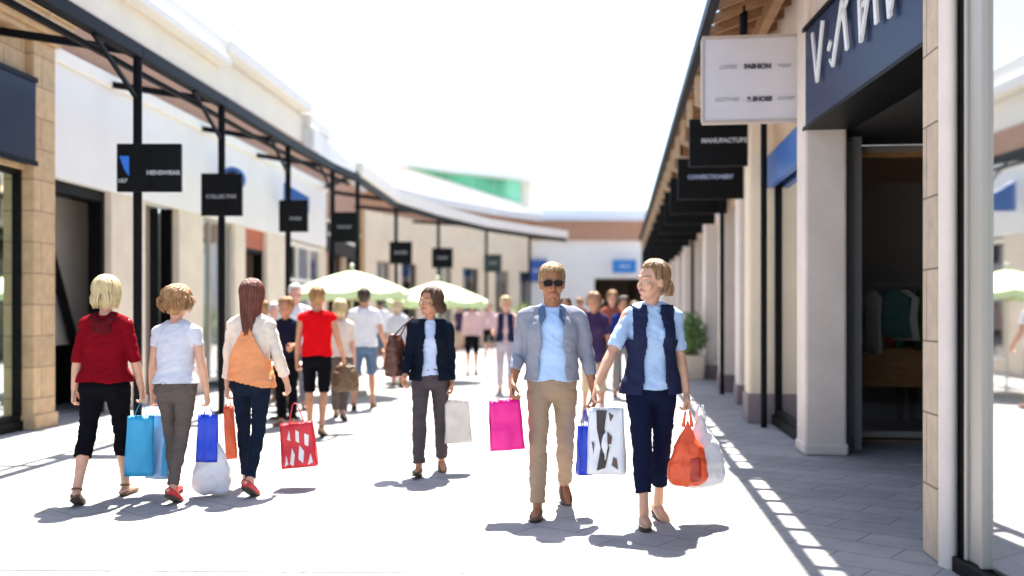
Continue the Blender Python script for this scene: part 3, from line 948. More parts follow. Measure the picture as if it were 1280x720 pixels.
# window E (360-405)
glazing(root, LA, at(360), at(405), .3, 3.1, -.06, m_glassD, m_whitetrim, 3, (2.2,), .1)
q = MB(); q.box(at(360), at(405), -.3, .0, 0, .3, LA); q.build('window_sill', m_pier, root)
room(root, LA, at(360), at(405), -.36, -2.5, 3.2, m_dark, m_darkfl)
PX_ = lambda px, Y: (px - 640) / 1200 * Y
# blue round sign on the white fascia
root2 = empty('round_sign', (PX_(291, 17.6), 17.6, 3.86), 0, 'small round blue sign peeping out behind the second black post sign', 'sign')
q = MB(); q.tube([(0, .05, 0), (0, -.05, 0)], .23, 28); q.build('sign_face', m_blue, root2, bevel=.006)
q = MB(); q.tube([(0, .02, 0), (0, -.07, 0)], .15, 28); q.build('sign_ring', m_navy, root2)
q = MB(); q.beam((-.23, 0, 0), (-.9, .3, 0), .03, .03); q.build('bracket', m_steel, root2)
root2 = empty('wall_sign', (PX_(370, 21.2), 21.2, 3.92), 0, 'blue pointed sign peeping out above the third black post sign', 'sign')
q = MB(); q.add([(-.28, 0, -.3), (.28, 0, -.3), (.28, 0, .05), (-.28, 0, .38), (-.28, .08, -.3), (.28, .08, -.3), (.28, .08, .05), (-.28, .08, .38)], [(0, 1, 2, 3), (7, 6, 5, 4), (0, 4, 5, 1), (1, 5, 6, 2), (2, 6, 7, 3), (3, 7, 4, 0)])
q.build('sign_face', m_blue, root2, bevel=.01)

# ---- 3 dark shopfront
LB = Frame(tuple(LA(S18, 0, 0))[:2], (-4.95, 32.0))
root = empty('shop_building', (0, 0, 0), 0, 'dark brown shopfront with black fascia between the white band and the curved cream wall', 'building', 'shops along the left row')
q = MB(); q.box(0, LB.len, -.4, -.1, 3.9, 5.4, LB); q.build('upper_wall', m_brown, root)
q = MB(); q.box(0.05, LB.len - .1, -.2, -.02, 3.05, 3.85, LB); q.build('fascia', m_black, root, bevel=.01)
q = MB(); q.box(.4, LB.len - .6, -.03, -.005, 3.5, 3.58, LB); q.box(.2, LB.len - .1, -.05, .04, 3.86, 3.93, LB); q.build('fascia_stripe', m_whitetrim, root)
q = MB(); q.box(0, .35, -.4, 0, 0, 3.05, LB); q.build('pier', m_brown, root, bevel=.01)
q = MB(); q.box(LB.len - .8, LB.len, -.4, .05, 0, 4.8, LB); q.build('pier', mat('ochre_render', (.45, .28, .11), .85, var=.1), root, bevel=.01)
q = MB(); q.box(2.9, 3.3, -.4, -.02, 0, 3.05, LB); q.build('pier', m_tan, root, bevel=.01)
glazing(root, LB, .35, 2.9, .1, 3.05, -.15, m_glassD, m_black, 2)
glazing(root, LB, 3.3, LB.len - .8, .1, 3.05, -.15, m_glassD, m_black, 2)
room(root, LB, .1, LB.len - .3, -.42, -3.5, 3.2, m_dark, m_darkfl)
q = MB(); q.box(-2, LB.len, -5, .1, 5.4, 5.95, LB); q.box(-1.9, LB.len - .1, -5, .0, 5.95, 6.3, LB); q.build('roof', m_roof, root, bevel=.02)

# ---- 4 curved cream shops
cp = [(-4.95, 32.0), (-3.3, 36.2), (-1.2, 39.9), (.95, 43.0)]
clab = ['first cream shop of the curved wall, nearest the dark shopfront', 'middle cream shop of the curved wall behind the parasols', 'last cream shop of the curved wall, next to the end building']
CF = []
for i in range(3):
    F_ = Frame(cp[i], cp[i + 1]); CF.append(F_)
    root = empty('shop_building', (0, 0, 0), 0, clab[i], 'building', 'shops along the left row')
    L = F_.len
    q = MB(); q.box(0, L, -.35, 0, 3.2, 4.85, F_); q.build('wall', m_cream, root, bevel=.01)
    ops = [(.9, 1.9), (2.7, 3.9)]
    e = 0
    for a, b in ops + [(L, L)]:
        q = MB(); q.box(e, a, -.35, 0, 0, 3.2, F_); q.build('pier', m_tan if (i == 2 and e > 2) else m_cream, root, bevel=.01); e = b
    for j, (a, b) in enumerate(ops):
        glazing(root, F_, a, b, .1, 3.2, -.1, m_glassD, m_black if j else m_greyfr, 2)
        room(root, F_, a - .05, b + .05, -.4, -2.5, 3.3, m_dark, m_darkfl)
    q = MB(); q.box(0, L, -.5, -.1, 4.85, 5.5, F_); q.build('upper_wall', m_brown, root)
    q = MB(); q.hexa([F_(0, .5, 5.45), F_(L, .5, 5.45), F_(L, -5, 6.1), F_(0, -5, 6.1), F_(0, .5, 5.75), F_(L, .5, 5.75), F_(L, -5, 6.5), F_(0, -5, 6.5)])
    q.build('roof', m_roof, root, bevel=.02)

# ---- canopy along the left row: rails, struts, posts
rail_px = [(60, None)]
Hr = 4.40
pts2 = []
for px, py in ((172, 65), (277, 127), (360, 178), (415.6, 209), (447, 223), (495, 256), (548, 272), (608, 286), (662, 294)):
    Y = (Hr - 1.43) * 1200 / (390 - py); pts2.append(V(((px - 640) / 1200 * Y, Y, Hr)))
d0 = (pts2[1] - pts2[0]).normalized(); d0.z = 0
near_pts = [pts2[0] - d0 * 7.5, pts2[0] - d0 * 3.2]
allp = near_pts + pts2 + [V((2.2, 39.4, Hr))]
root = empty('canopy', (0, 0, 0), 0, 'dark steel canopy frame running along the left shopfronts on slim posts', 'canopy')
q = MB()
for i in range(5 + 1): q.beam(allp[i], allp[i + 1], .13, .15)
for i in range(5 + 1):
    u = (allp[i + 1] - allp[i]).normalized(); nn_ = V((u.y, -u.x, 0))
    q.beam(allp[i] - nn_ * .2 - V((0, 0, .12)), allp[i + 1] - nn_ * .2 - V((0, 0, .12)), .06, .06)
q.build('rail', m_steel, root, bevel=.008)
q = MB()
for i in range(6, len(allp) - 1): q.beam(allp[i] - V((0, 0, .02)), allp[i + 1] - V((0, 0, .02)), .1, .14)
q.build('rail', m_steel, root)
# struts back to the wall
tot = [allp[i] + (allp[i + 1] - allp[i]) * t for i in range(6) for t in np.arange(0, 1, 1 / max(1, round((allp[i + 1] - allp[i]).length / 2.8)))]
for p in [t_ for t_ in tot if t_.y > 9.6]:
    q = MB()
    n = (p - LA.o).dot(LA.n)
    base = p - LA.n * (n + .05)
    q.beam(p, V((base.x, base.y, 4.68)), .05, .09)
    q.build('strut', m_steel, root)
for p in allp[1:6]:      # knee braces under the rail at each post
    u = d0
    q = MB(); q.beam(p - u * 1.0 - V((0, 0, .08)), p - V((0, 0, .55)), .04, .04); q.build('brace', m_steel, root)
q = MB()
for i in range(len(allp) - 1):
    if i < 6: continue
    a, b = allp[i], allp[i + 1]
    u = (b - a).normalized(); nn_ = V((u.y, -u.x, 0))
    A = [a + nn_ * .12, b + nn_ * .12]; B = [a - nn_ * .05, b - nn_ * .05]
    q.hexa([A[0] + V((0, 0, .06)), A[1] + V((0, 0, .06)), B[1] + V((0, 0, .06)), B[0] + V((0, 0, .06)), A[0] + V((0, 0, .36)), A[1] + V((0, 0, .36)), B[1] + V((0, 0, .36)), B[0] + V((0, 0, .36))])
q.build('fascia', m_whitetrim, root)
def wall_of(p):
    best = None
    for F_ in CF + [LB]:
        s = (p - F_.o).dot(F_.u)
        s = min(max(s, 0), F_.len); c = F_(s, 0, 0)
        dd = (V((p.x, p.y, 0)) - c).length
        if best is None or dd < best[0]: best = (dd, c)
    return best[1]
for i in range(6, len(allp) - 2):
    a, b = allp[i], allp[i + 1]
    if i == len(allp) - 2: break
    ca, cb = wall_of(a), wall_of(b)
    q = MB(); q.beam(a + V((0, 0, .1)), V((ca.x, ca.y, 4.75)), .07, .1); q.build('strut', m_steel, root)
post_pts = [near_pts[1]] + pts2
for i, p in enumerate(post_pts):
    q = MB(); r_ = .05
    q.tube([(p.x, p.y, 0), (p.x, p.y, Hr)], r_, 12); q.tube([(p.x, p.y, 0), (p.x, p.y, .03)], .12, 14)
    q.build('post', m_steel, root, auto=30)

def hang_sign(loc, rz, w, h, label, m=m_black, group='black signs on the canopy posts', marks=None, t=.06, name='hanging_sign', frame=None, off=0, bracket=True):
    root = empty(name, loc, rz, label, 'sign', group)
    q = MB(); q.box(off - w / 2, off + w / 2, -t / 2, t / 2, -h / 2, h / 2); q.build('sign_panel', m, root, bevel=.006)
    if frame:
        f = MB()
        for x0, x1, z0, z1 in ((off - w / 2 - .02, off + w / 2 + .02, h / 2, h / 2 + .03), (off - w / 2 - .02, off + w / 2 + .02, -h / 2 - .03, -h / 2), (off - w / 2 - .03, off - w / 2, -h / 2, h / 2), (off + w / 2, off + w / 2 + .03, -h / 2, h / 2)):
            f.box(x0, x1, -t / 2 - .012, t / 2 + .012, z0, z1)
        f.build('sign_frame', frame, root)
    if bracket:
        for z in (-h / 2 + .08, h / 2 - .08):
            b_ = MB(); b_.tube([(0, -t / 2 - .03, z), (0, t / 2 + .05, z)], .03, 8); b_.build('bracket', m_steel, root)
    if marks: marks(root, off, w, h, t)
    return root
def word(txt, size, m, x, z, bold=0., sx=1., tf=None):
    def f(root, off, w, h, t):
        o = text_mesh(txt, size, m, root, bold=bold, sx=sx); o.location = (off + x, -t / 2 - .008, z); o.rotation_euler = (R(90), 0, 0)
    return f
def allm(*fs):
    def f(*a):
        for g_ in fs: g_(*a)
    return f
# blue emblem of the first sign
def emblem(root, off, w, h, t):
    q = MB(); yy = -t / 2 - .006
    q.add([(off - .33, yy, .13), (off - .22, yy, .13), (off - .22, yy, -.10), (off - .27, yy, -.03)], [(0, 1, 2, 3)])
    q.build('emblem', mat('emblem_blue', (.02, .16, .65), .4), root)
def sc(p): return 1200 / p.y
P1 = pts2[0]
z_ = lambda py, Y: 1.43 + (390 - py) / 1200 * Y
slabs = ['wide black sign with small blue emblem on the nearest canopy post', 'square black sign in front of the round blue sign on the second canopy post',
         'small black sign below the blue pointed sign on the third canopy post', 'black sign on the canopy post beside the dark shopfront',
         'leftmost black sign over the parasols by the curved cream wall', 'middle black sign over the parasols by the curved cream wall', 'dark green-black sign near the far end of the curved cream wall']
srect = [(147, 227, 180, 240), (252, 303, 217, 270), (349, 385, 250, 290), (415, 447, 265, 303), (487, 515, 302, 330), (540, 566, 310, 335), (605, 627, 318, 340)]
sp_ = [pts2[0], pts2[1], pts2[2], pts2[3], pts2[5], pts2[6], pts2[7]]
m_greensign = mat('green_black', (.012, .03, .02), .5)
for i, (rc, p) in enumerate(zip(srect, sp_)):
    Yp = p.y - .06; s_ = 1200 / Yp
    w, h = (rc[1] - rc[0]) / s_, (rc[3] - rc[2]) / s_
    cx = ((rc[0] + rc[1]) / 2 - 640) / s_; cz = 1.43 + (390 - (rc[2] + rc[3]) / 2) / s_
    mk = [allm(word('MENSWEAR', .068, m_grytxt, .17, -.06, .002, 1.05), word('ULF', .06, m_grytxt, -.29, -.15, .002), emblem), word('COLLECTIVE', .075, m_grytxt, 0, -.03),
          word('STORE', .07, m_grytxt, .04, -.05), word('OUTLET', .08, m_grytxt, 0, .0), word('SHOES', .12, m_grytxt, 0, 0), word('HOME', .12, m_grytxt, 0, 0), word('CAFE', .13, m_grytxt, 0, 0)][i]
    hang_sign((cx, Yp, cz), 0, w, h, slabs[i], m_greensign if i == 6 else m_black, marks=mk, off=0)

# ------------------------------------------------------------------ END building
E = Frame((8.2, 43.6), (.98, 43.05), -1)
E = Frame((8.6, 43.4), (.95, 43.0), -1)
root = empty('shop_building', (0, 0, 0), 0, 'white end building with brown timber band closing the far end of the street', 'building')
Ef = lambda s, n, z: E(s, n, z)
# make sure n points to the camera
if E(0, 1, 0).y > E(0, 0, 0).y: E.n = -E.n
q = MB(); q.box(0, E.len + .3, -.4, 0, 2.95, 4.65, E); q.build('wall', m_white, root)
q = MB(); q.box(0, 2.6, -.4, 0, 0, 2.95, E); q.build('pier', m_white, root)
q = MB(); q.box(4.9, E.len + .3, -.4, 0, 0, 2.95, E); q.build('pier', m_white, root)
q = MB(); q.box(0, E.len + 1, -.3, .15, 4.65, 5.5, E); q.build('timber_band', m_brown, root)
q = MB(); q.box(0, E.len + 2.5, -6, .35, 5.5, 5.75, E); q.box(0, E.len + 2.4, -6, .1, 5.75, 6.05, E); q.build('roof', mat('blue_white_roof', (.62, .66, .72), .4), root, bevel=.02)
room(root, E, 2.6, 4.9, -.4, -4, 2.95, mat('end_shop_wall', (.16, .11, .08), .8), m_darkfl)
q = MB()
for x, hh, w in ((2.9, 1.6, .4), (3.5, 1.2, .5), (4.2, 1.7, .4)): q.box(x, x + w, -1.8, -1.3, 0, hh, E)
q.build('display_rack', mat('mixed_stock', (.45, .2, .1), .8, var=.8, vscale=6, var2=(.5, .5, .45)), root)
for lab, px0, px1, py0, py1 in (('blue sign on the white end wall beside the man in sunglasses', 660, 684, 325, 352), ('light blue sign on the white end wall above the far doorway', 766, 795, 325, 341)):
    Y = 42.8; s_ = 1200 / Y
    r2 = empty('wall_sign', (((px0 + px1) / 2 - 640) / s_, Y, 1.43 + (390 - (py0 + py1) / 2) / s_), 0, lab, 'sign', 'blue signs on the end building')
    w, h = (px1 - px0) / s_, (py1 - py0) / s_
    q = MB(); q.box(-w / 2, w / 2, -.08, .08, -h / 2, h / 2); q.build('sign_panel', mat('sign_blue_a', (.02, .09, .36), .4) if px0 < 700 else mat('sign_blue_b', (.03, .22, .6), .4), r2, bevel=.01)
    t_ = text_mesh('SALE', .22, m_letter, r2); t_.location = (0, -.09, 0); t_.rotation_euler = (R(90), 0, 0)

# ------------------------------------------------------------------ far green glass pavilion
root = empty('glass_pavilion', (0, 80, 0), 0, 'distant pavilion with a green glazed upper storey and white curved roof', 'building')
q = MB(); Y = 80; s_ = 1200 / Y
def gx(px): return (px - 640) / s_
def gz(py): return 1.43 + (390 - py) / s_
q = MB(); q.box(gx(470), gx(665), 3, 18, 0, gz(222)); q.build('wall', m_white, root)
N = 10
gt = lambda px: np.interp(px, (500, 560, 600, 652), (203, 213, 217, 223))
gb = lambda px: np.interp(px, (500, 540, 575, 600, 652), (204, 218, 232, 248, 262))
for nm_, x0, x1, mm_ in (('green_glazing', 503, 632, mat('green_glass', (.09, .40, .23), .2, var=.4, vscale=.5, spec=.6)), ('pale_glazing', 632, 651, mat('mint_glass', (.22, .62, .42), .2, spec=.6))):
    q = MB()
    for i in range(N):
        p0, p1 = x0 + (x1 - x0) * i / N, x0 + (x1 - x0) * (i + 1) / N
        a, b = gx(p0), gx(p1)
        q.hexa([(a, 2.0, gz(gb(p0))), (b, 2.0, gz(gb(p1))), (b, 2.2, gz(gb(p1))), (a, 2.2, gz(gb(p0))), (a, 2.0, gz(gt(p0))), (b, 2.0, gz(gt(p1))), (b, 2.2, gz(gt(p1))), (a, 2.2, gz(gt(p0)))])
    q.build(nm_, mm_, root)
q = MB(); q.hexa([(gx(470), 1.7, 5), (gx(652), 1.7, 5), (gx(652), 1.9, 5), (gx(470), 1.9, 5), (gx(470), 1.7, gz(200)), (gx(652), 1.7, gz(252)), (gx(652), 1.9, gz(252)), (gx(470), 1.9, gz(194))])
q.build('lower_roof', m_white, root)
q = MB()
for px in (560, 590, 618, 634, 651):
    x = gx(px); q.box(x - .04, x + .04, 1.92, 2.0, gz(gb(px)), gz(gt(px)))
q.build('mullion', mat('mint_frame', (.25, .55, .38), .5), root)
q = MB(); rings = []
for i in range(13):
    t = i / 12; px = 452 + 345 * t; py = 190 + 30 * (2 * abs(t - .42)) ** 2.2
    rings.append((px, py))
for (p0, y0), (p1, y1) in zip(rings, rings[1:]):
    lo0 = gz(gt(p0)) + .01
    lo1 = gz(gt(p1)) + .01
    q.hexa([(gx(p0), 0, min(lo0, gz(y0) - .3)), (gx(p1), 0, min(lo1, gz(y1) - .3)), (gx(p1), 20, min(lo1, gz(y1) - .3)), (gx(p0), 20, min(lo0, gz(y0) - .3)), (gx(p0), 0, gz(y0)), (gx(p1), 0, gz(y1)), (gx(p1), 20, gz(y1) + .4), (gx(p0), 20, gz(y0) + .4)])
q.build('roof', mat('bright_white_roof', (.8, .8, .8), .4), root)
# ------------------------------------------------------------------ RIGHT ROW
def RB(mb, s0, s1, l0, l1, z0, z1): mb.box(s0, s1, l0, l1, z0, z1, RF); return mb
# ---- near window bay and quoin pier (glass runs along its own line)
WF = Frame((2.48, 5.42), (2.34, .42))       # along towards the camera
if WF(0, 1, 0).x < WF(0, 0, 0).x: pass
else: WF.n = -WF.n                          # n towards the street (-x)
root = empty('shop_building', (0, 0, 0), 0, 'near shop with stone quoin pier and mirror-like display window at the right edge', 'building', 'shops along the right row')
q = MB(); RB(q, 5.46, 5.72, 1.81, 2.0, 0, 6.2); q.build('quoin_pier', m_quoin, root, bevel=.012)
q = MB(); q.tube([(2.452, 5.40, 0), (2.452, 5.40, 6.2)], .045, 24, flat=1.6, side=(1, 0, 0)); q.build('rounded_pier', m_pink, root, auto=30)
q = MB(); q.box(.06, .205, -.06, -.005, 0, 6.2, WF); q.build('downpipe_recess', m_black, root)
q = MB(); q.box(.21, .24, -.03, .022, .088, 6.2, WF); q.box(.24, .385, -.03, .005, .088, 6.2, WF); q.box(.385, .42, -.03, .022, .088, 6.2, WF)
fo = q.build('window_frame', m_greyfr, root, bevel=.005)
q = MB(); q.add([WF(.41, -.01, .1), WF(5.2, -.01, .1), WF(5.2, -.01, 6.2), WF(.41, -.01, 6.2)], [(0, 1, 2, 3)]); q.build('window_pane', m_glassR, fo)
q = MB(); q.box(.12, 5.2, -.12, .05, 0, .085, WF); q.build('window_sill', m_black, root, bevel=.006)
q = MB(); q.box(.26, 5.2, -.14, -.06, .085, .14, WF); q.build('window_track', m_greyfr, root)
q = MB(); q.box(.3, 5.4, -4.2, -4.1, 0, 6.2, WF); q.box(-.2, -.12, -4.2, -.15, 0, 6.2, WF); q.box(5.3, 5.4, -4.1, -.15, 0, 6.2, WF)
q.build('interior_wall', mat('shop_wall_white', (.6, .6, .6), .8), root)
q = MB(); q.box(-.1, 5.4, -4.2, -.15, 6.1, 6.2, WF); q.build('interior_ceiling', m_white, root)
q = MB(); q.box(-.1, 5.4, -4.2, -.12, 0, .04, WF); q.build('interior_floor', m_pier, root)

rs0 = -math.atan2(d_.x, d_.y)
# ---- entrance shop: pier, navy fascia, recess, glazed front, interior
root = empty('shop_building', (0, 0, 0), 0, 'shop with navy fascia and white brush lettering over its dark recessed entrance', 'building', 'shops along the right row')
q = MB(); RB(q, 9.6, 10.05, 1.86, 2.27, 0.0, 4.9); RB(q, 9.58, 10.07, 1.845, 2.285, 0, .12)
q.build('pier', m_pink, root, bevel=.03)
q = MB()       # upper wall of pale stone over the fascia
RB(q, 5.5, 12.2, 1.93, 2.5, 4.24, 6.0); q.build('upper_wall', m_pink, root)
# fascia, slightly turned
FF = Frame((2.935, 9.62), (2.80, 5.9)); FF.n = -FF.n if FF(0, 1, 0).x > FF(0, 0, 0).x else FF.n
q = MB(); q.box(0, 3.7, -.45, 0, 3.28, 4.23, FF); fs = q.build('fascia', mat('navy_fascia', (.010, .024, .075), .4, spec=.3), root, bevel=.008)
q = MB(); q.box(-.02, 3.72, -.45, .025, 4.23, 4.27, FF); q.box(-.02, 3.72, -.45, .02, 3.245, 3.28, FF); q.build('fascia_trim', m_black, fs)
# brush-script letters as stroked prisms on the fascia: V - M K A M A R
def stroke(mb, a, b, w0, w1=None, n0=.045, n1=.075):
    w1 = w1 or w0
    a = V(a); b = V(b); d = (b - a).normalized(); p = V((-d.y, d.x))
    P = [a + p * w0, a - p * w0, b - p * w1, b + p * w1]
    mb.hexa([FF(v.x, n0, v.y) for v in P] + [FF(v.x, n1, v.y) for v in P])
q = MB()
L0 = 3.55
S = [((.30, 4.10), (.42, 3.60), .022), ((.42, 3.60), (.56, 4.12), .03),
     ((.70, 3.80), (.76, 3.86), .02), ((.74, 3.70), (.80, 3.62), .012),
     ((.80, 3.62), (1.02, 4.14), .028), ((1.02, 4.14), (1.12, 3.66), .034), ((.98, 3.96), (1.20, 4.16), .016),
     ((1.35, 4.16), (1.40, 3.62), .034), ((1.40, 3.62), (1.62, 4.18), .022), ((1.62, 4.18), (1.68, 3.66), .034), ((1.42, 3.9), (1.6, 3.96), .014),
     ((1.82, 4.16), (1.90, 3.62), .036), ((1.90, 3.64), (2.1, 4.18), .02), ((2.1, 4.16), (2.2, 3.64), .034),
     ((2.36, 4.16), (2.42, 3.64), .032), ((2.42, 3.9), (2.66, 4.14), .02), ((2.42, 3.9), (2.68, 3.66), .026),
     ((2.82, 3.64), (2.98, 4.16), .026), ((2.98, 4.16), (3.14, 3.64), .034), ((2.88, 3.84), (3.1, 3.84), .016)]
for a, b, w in S[:17]: stroke(q, (.42 + (a[0] - .3) * 1.3, a[1]), (.42 + (b[0] - .3) * 1.3, b[1]), w * .95, n0=.03, n1=.05)
q.build('lettering', m_letter, fs)
# recess
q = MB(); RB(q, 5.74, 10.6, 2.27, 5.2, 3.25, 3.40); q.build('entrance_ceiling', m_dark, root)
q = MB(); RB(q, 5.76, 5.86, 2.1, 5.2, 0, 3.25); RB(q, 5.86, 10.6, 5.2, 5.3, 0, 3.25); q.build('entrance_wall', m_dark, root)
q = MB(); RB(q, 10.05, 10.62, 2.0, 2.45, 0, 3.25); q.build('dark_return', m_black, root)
# glazed shopfront across the recess
RFf = Frame(tuple(RF(10.6, 2.42))[:2], tuple(RF(10.6, 5.2))[:2]); RFf.n = -d_
fo = glazing(root, RFf, 0, 2.78, .06, 3.25, 0, m_glassD, m_greyfr, 3, (), .07)
q = MB(); RB(q, 14.2, 14.3, 2.3, 5.6, 0, 3.3); RB(q, 10.7, 14.2, 5.5, 5.6, 0, 3.3); RB(q, 10.7, 14.2, 2.3, 2.36, 0, 3.3); q.build('interior_wall', mat('interior_brown', (.24, .14, .09), .7, var=.3), root)
q = MB(); RB(q, 10.65, 14.2, 2.3, 5.6, .0, .03); q.build('interior_floor', mat('shop_floor_warm', (.30, .18, .11), .35), root)
q = MB(); RB(q, 10.62, 14.2, 2.36, 5.5, 3.12, 3.25); q.build('interior_ceiling', m_wood, root)
q = MB(); q.cur = 0; RB(q, 11.4, 12.1, 2.55, 5.0, .55, 1.0); RB(q, 13.6, 14.1, 2.6, 5.2, .9, .95); q.build('counter', m_wood, root, bevel=.01)
q = MB()
for z in (1.5, 1.95, 2.4): RB(q, 13.8, 14.15, 2.5, 5.3, z, z + .03)
for l in (2.5, 3.2, 3.9, 4.6, 5.3): RB(q, 13.8, 14.15, l - .015, l + .015, .95, 2.8)
q.build('shelf', m_greyfr, root)
rnd = random.Random(4)
stock = [mat('stock_%s' % n, c, .6) for n, c in (('pale', (.6, .6, .55)), ('green', (.12, .3, .1)), ('teal', (.1, .5, .5)), ('red', (.5, .08, .06)), ('tan', (.5, .33, .18)))]
for mi, mm in enumerate(stock):
    for i in range(7):
        z, l, h, ww, ss = rnd.choice((.95, 1.53, 1.98)), rnd.uniform(2.6, 5.1), rnd.uniform(.2, .42), rnd.uniform(.07, .15), 13.95
        if i > 4: z, ss, l = 1.0, rnd.uniform(11.5, 12), rnd.uniform(2.7, 4.9)
        q = MB()
        q.loft([((0, 0, 0), nr_ * ww, d_ * ww), ((0, 0, h * .7), nr_ * ww * 1.1, d_ * ww), ((0, 0, h), nr_ * ww * .4, d_ * ww * .4)], 8)
        it = q.build('shop_item', mm, loc=RF(ss, l, z))
        tag(it, 'small %s item displayed on the shelves and counter behind the dark entrance glass' % mm.name.split('_')[1], 'goods', 'goods displayed behind the entrance glass')
MANN += [(RF(12.6, 2.9 + i * .8, .0), 'dark', 1.02) for i in range(3)]
q = MB(); RB(q, 13.7, 13.76, 3.4, 4.3, 1.18, 1.46); q.build('lit_screen', mat('screen_teal', (.25, .8, .75), .4, emit=1.5), root)
q = MB(); RB(q, 13.5, 13.56, 3.05, 3.17, 2.55, 2.72); q.build('lit_panel', mat('panel_lit', (.9, .85, .7), .4, emit=2.5), root)

# clothes on two hanging rails just inside the entrance glass
rr = empty('clothes_rail', RF(11.3, 3.7, 0), rs0, 'steel clothes rail standing just behind the dark entrance glass', 'rack')
for z in (1.75,):
    q = MB(); q.tube([(-1.2, 0, z), (1.2, 0, z)], .014, 8); q.build('rail', m_greyfr, rr)
for x in (-1.2, 1.2):
    q = MB(); q.tube([(x, 0, 0), (x, 0, 1.78)], .018, 8); q.build('upright', m_greyfr, rr)
gm = [('cream', (.7, .62, .5)), ('rust', (.45, .13, .05)), ('green', (.08, .22, .07)), ('teal', (.10, .22, .22)), ('brown', (.25, .12, .06)), ('white', (.75, .74, .72))]
for z in (1.75,):
    for i in range(13):
        nm_, c_ = gm[rnd.randrange(6)]
        q = MB(); h_ = rnd.uniform(.6, .85)
        q.loft([((0, 0, -h_), (.035, 0, 0), (0, .23, 0)), ((0, 0, -.4), (.03, 0, 0), (0, .19, 0)), ((0, 0, -.16), (.035, 0, 0), (0, .22, 0)), ((0, 0, -.09), (.02, 0, 0), (0, .10, 0)), ((0, 0, -.06), (.015, 0, 0), (0, .05, 0))], 14)
        g_ = q.build('garment', mat('garment_' + nm_, c_, .9, var=.15), None, True, loc=RF(11.3, 3.7 - 1.1 + i * .18 + rnd.uniform(-.04, .04), z))
        g_.rotation_euler = (0, 0, rs0 + rnd.uniform(-.25, .9))
        tag(g_, '%s garment hanging on the clothes rail behind the dark entrance glass' % nm_, 'garment', 'garments on the rail behind the entrance glass')

# ---- colonnade beyond: one shop unit between each pair of columns
cols = [12.35, 14.9, 17.3, 20.7, 24.0, 27.2, 30.4, 33.6, 36.8, 39.8]
first = 10.05
ulab = ['blue fascia and mirror-bright display window just beyond the pink entrance pier',
        'white-framed window between the first and second slim columns after the blue fascia',
        'lilac poster window in the third unit of the right colonnade', 'fourth unit of the right colonnade, beside the leafy planter',
        'fifth unit of the right colonnade with dark shopfront', 'sixth unit of the right colonnade with dark shopfront',
        'seventh unit of the right colonnade with dark shopfront', 'eighth unit of the right colonnade with dark shopfront',
        'ninth unit of the right colonnade with dark shopfront', 'last unit of the right colonnade, next to the end building']
prev = first
m_lilac = mat('lilac_poster', (.42, .40, .55), .6, var=.1)
for i, s in enumerate(cols):
    root = empty('shop_building', (0, 0, 0), 0, ulab[i], 'building', 'shops along the right row')
    wd = .45 if i != 2 else .6
    l0 = 1.68 if i == 0 else 1.86
    zt = 4.2
    q = MB(); RB(q, s, s + wd, l0, 2.29, 0, zt); q.build('column', mat('pale_column', (.78, .68, .60), .8, var=.06, vscale=2) if i else m_cream, root, bevel=.03)
    q = MB(); RB(q, s - .02, s + wd + .02, l0 - .02, 2.27, 0, .3 if i else .38); q.build('plinth', mat('plinth_stone', (.26, .2, .2), .8, var=.1), root, bevel=.01)
    q = MB(); RB(q, prev, s + wd, 1.98, 2.5, 3.3, 6.0); q.build('upper_wall', m_pink if i % 2 else mat('warm_upper', (.62, .42, .26), .8, var=.1), root)
    lg = 2.0 if i == 0 else 2.36
    Fu = Frame(tuple(RF(prev, lg))[:2], tuple(RF(s + (0 if i == 0 else wd), lg))[:2]); Fu.n = -nr_
    fo = glazing(root, Fu, .05, s - prev, .12, 3.3, 0, m_glassR if i < 2 else m_glassD, m_black if i % 2 == 0 else m_greyfr, 2 if i else 1, (), .06)
    q = MB(); Fu_ = Fu; q.box(.05, s - prev, -.08, .04, 0, .12, Fu); q.build('plinth', m_black, root)
    dp = .42 if i == 0 else 2.5
    q = MB(); q.box(0, s - prev + .3, -dp - .1, -dp, 0, 3.3, Fu); q.box(0, s - prev + .3, -dp, -.12, 3.2, 3.3, Fu); q.box(0, .08, -dp, -.12, 0, 3.2, Fu)
    q.build('interior_wall', mat('shop_wall_grey', (.3, .28, .27), .8), root)
    q = MB(); q.box(.08, s - prev, -dp, -.12, 0, .02, Fu); q.build('interior_floor', m_darkfl, root)
    if i == 0:
        q = MB(); q.box(.0, s - prev, .01, .10, 3.02, 3.42, Fu); q.build('fascia', m_blue, root, bevel=.008)
        q = MB(); q.box(.02, .12, .0, .07, 0, 3.3, Fu); q.build('trim', m_maroon, root)
    elif i == 1:
        q = MB(); q.box(.3, s - prev - .3, -.3, -.25, .5, 2.4, Fu); q.build('poster', m_lilac, root)
    elif i == 2:
        q = MB(); q.box(.3, s - prev - .3, -.3, -.25, .6, 2.3, Fu); q.build('poster', mat('red_poster', (.5, .1, .08), .6), root)
    else:
        q = MB(); q.box(0, s - prev, .0, .08, 3.0, 3.35, Fu); q.build('fascia', m_black, root)
    prev = s + wd

# slim dark downpipes in front of some columns
for s, lab in ((11.9, 'slim black post just past the blue fascia on the right'), (16.7, 'slim black post in the middle of the right colonnade'), (23.3, 'slim black post far down the right colonnade')):
    r2 = empty('post', RF(s, 1.80), 0, lab, 'post', 'posts of the right walkway')
    q = MB(); q.tube([(0, 0, 0), (0, 0, 4.7)], .04, 12); q.build('shaft', m_steel, r2, auto=30)
    q = MB(); q.beam((0, 0, 4.1), V(nr_) * -.55 + V((0, 0, 4.5)), .05, .05); q.build('brace', m_steel, r2)

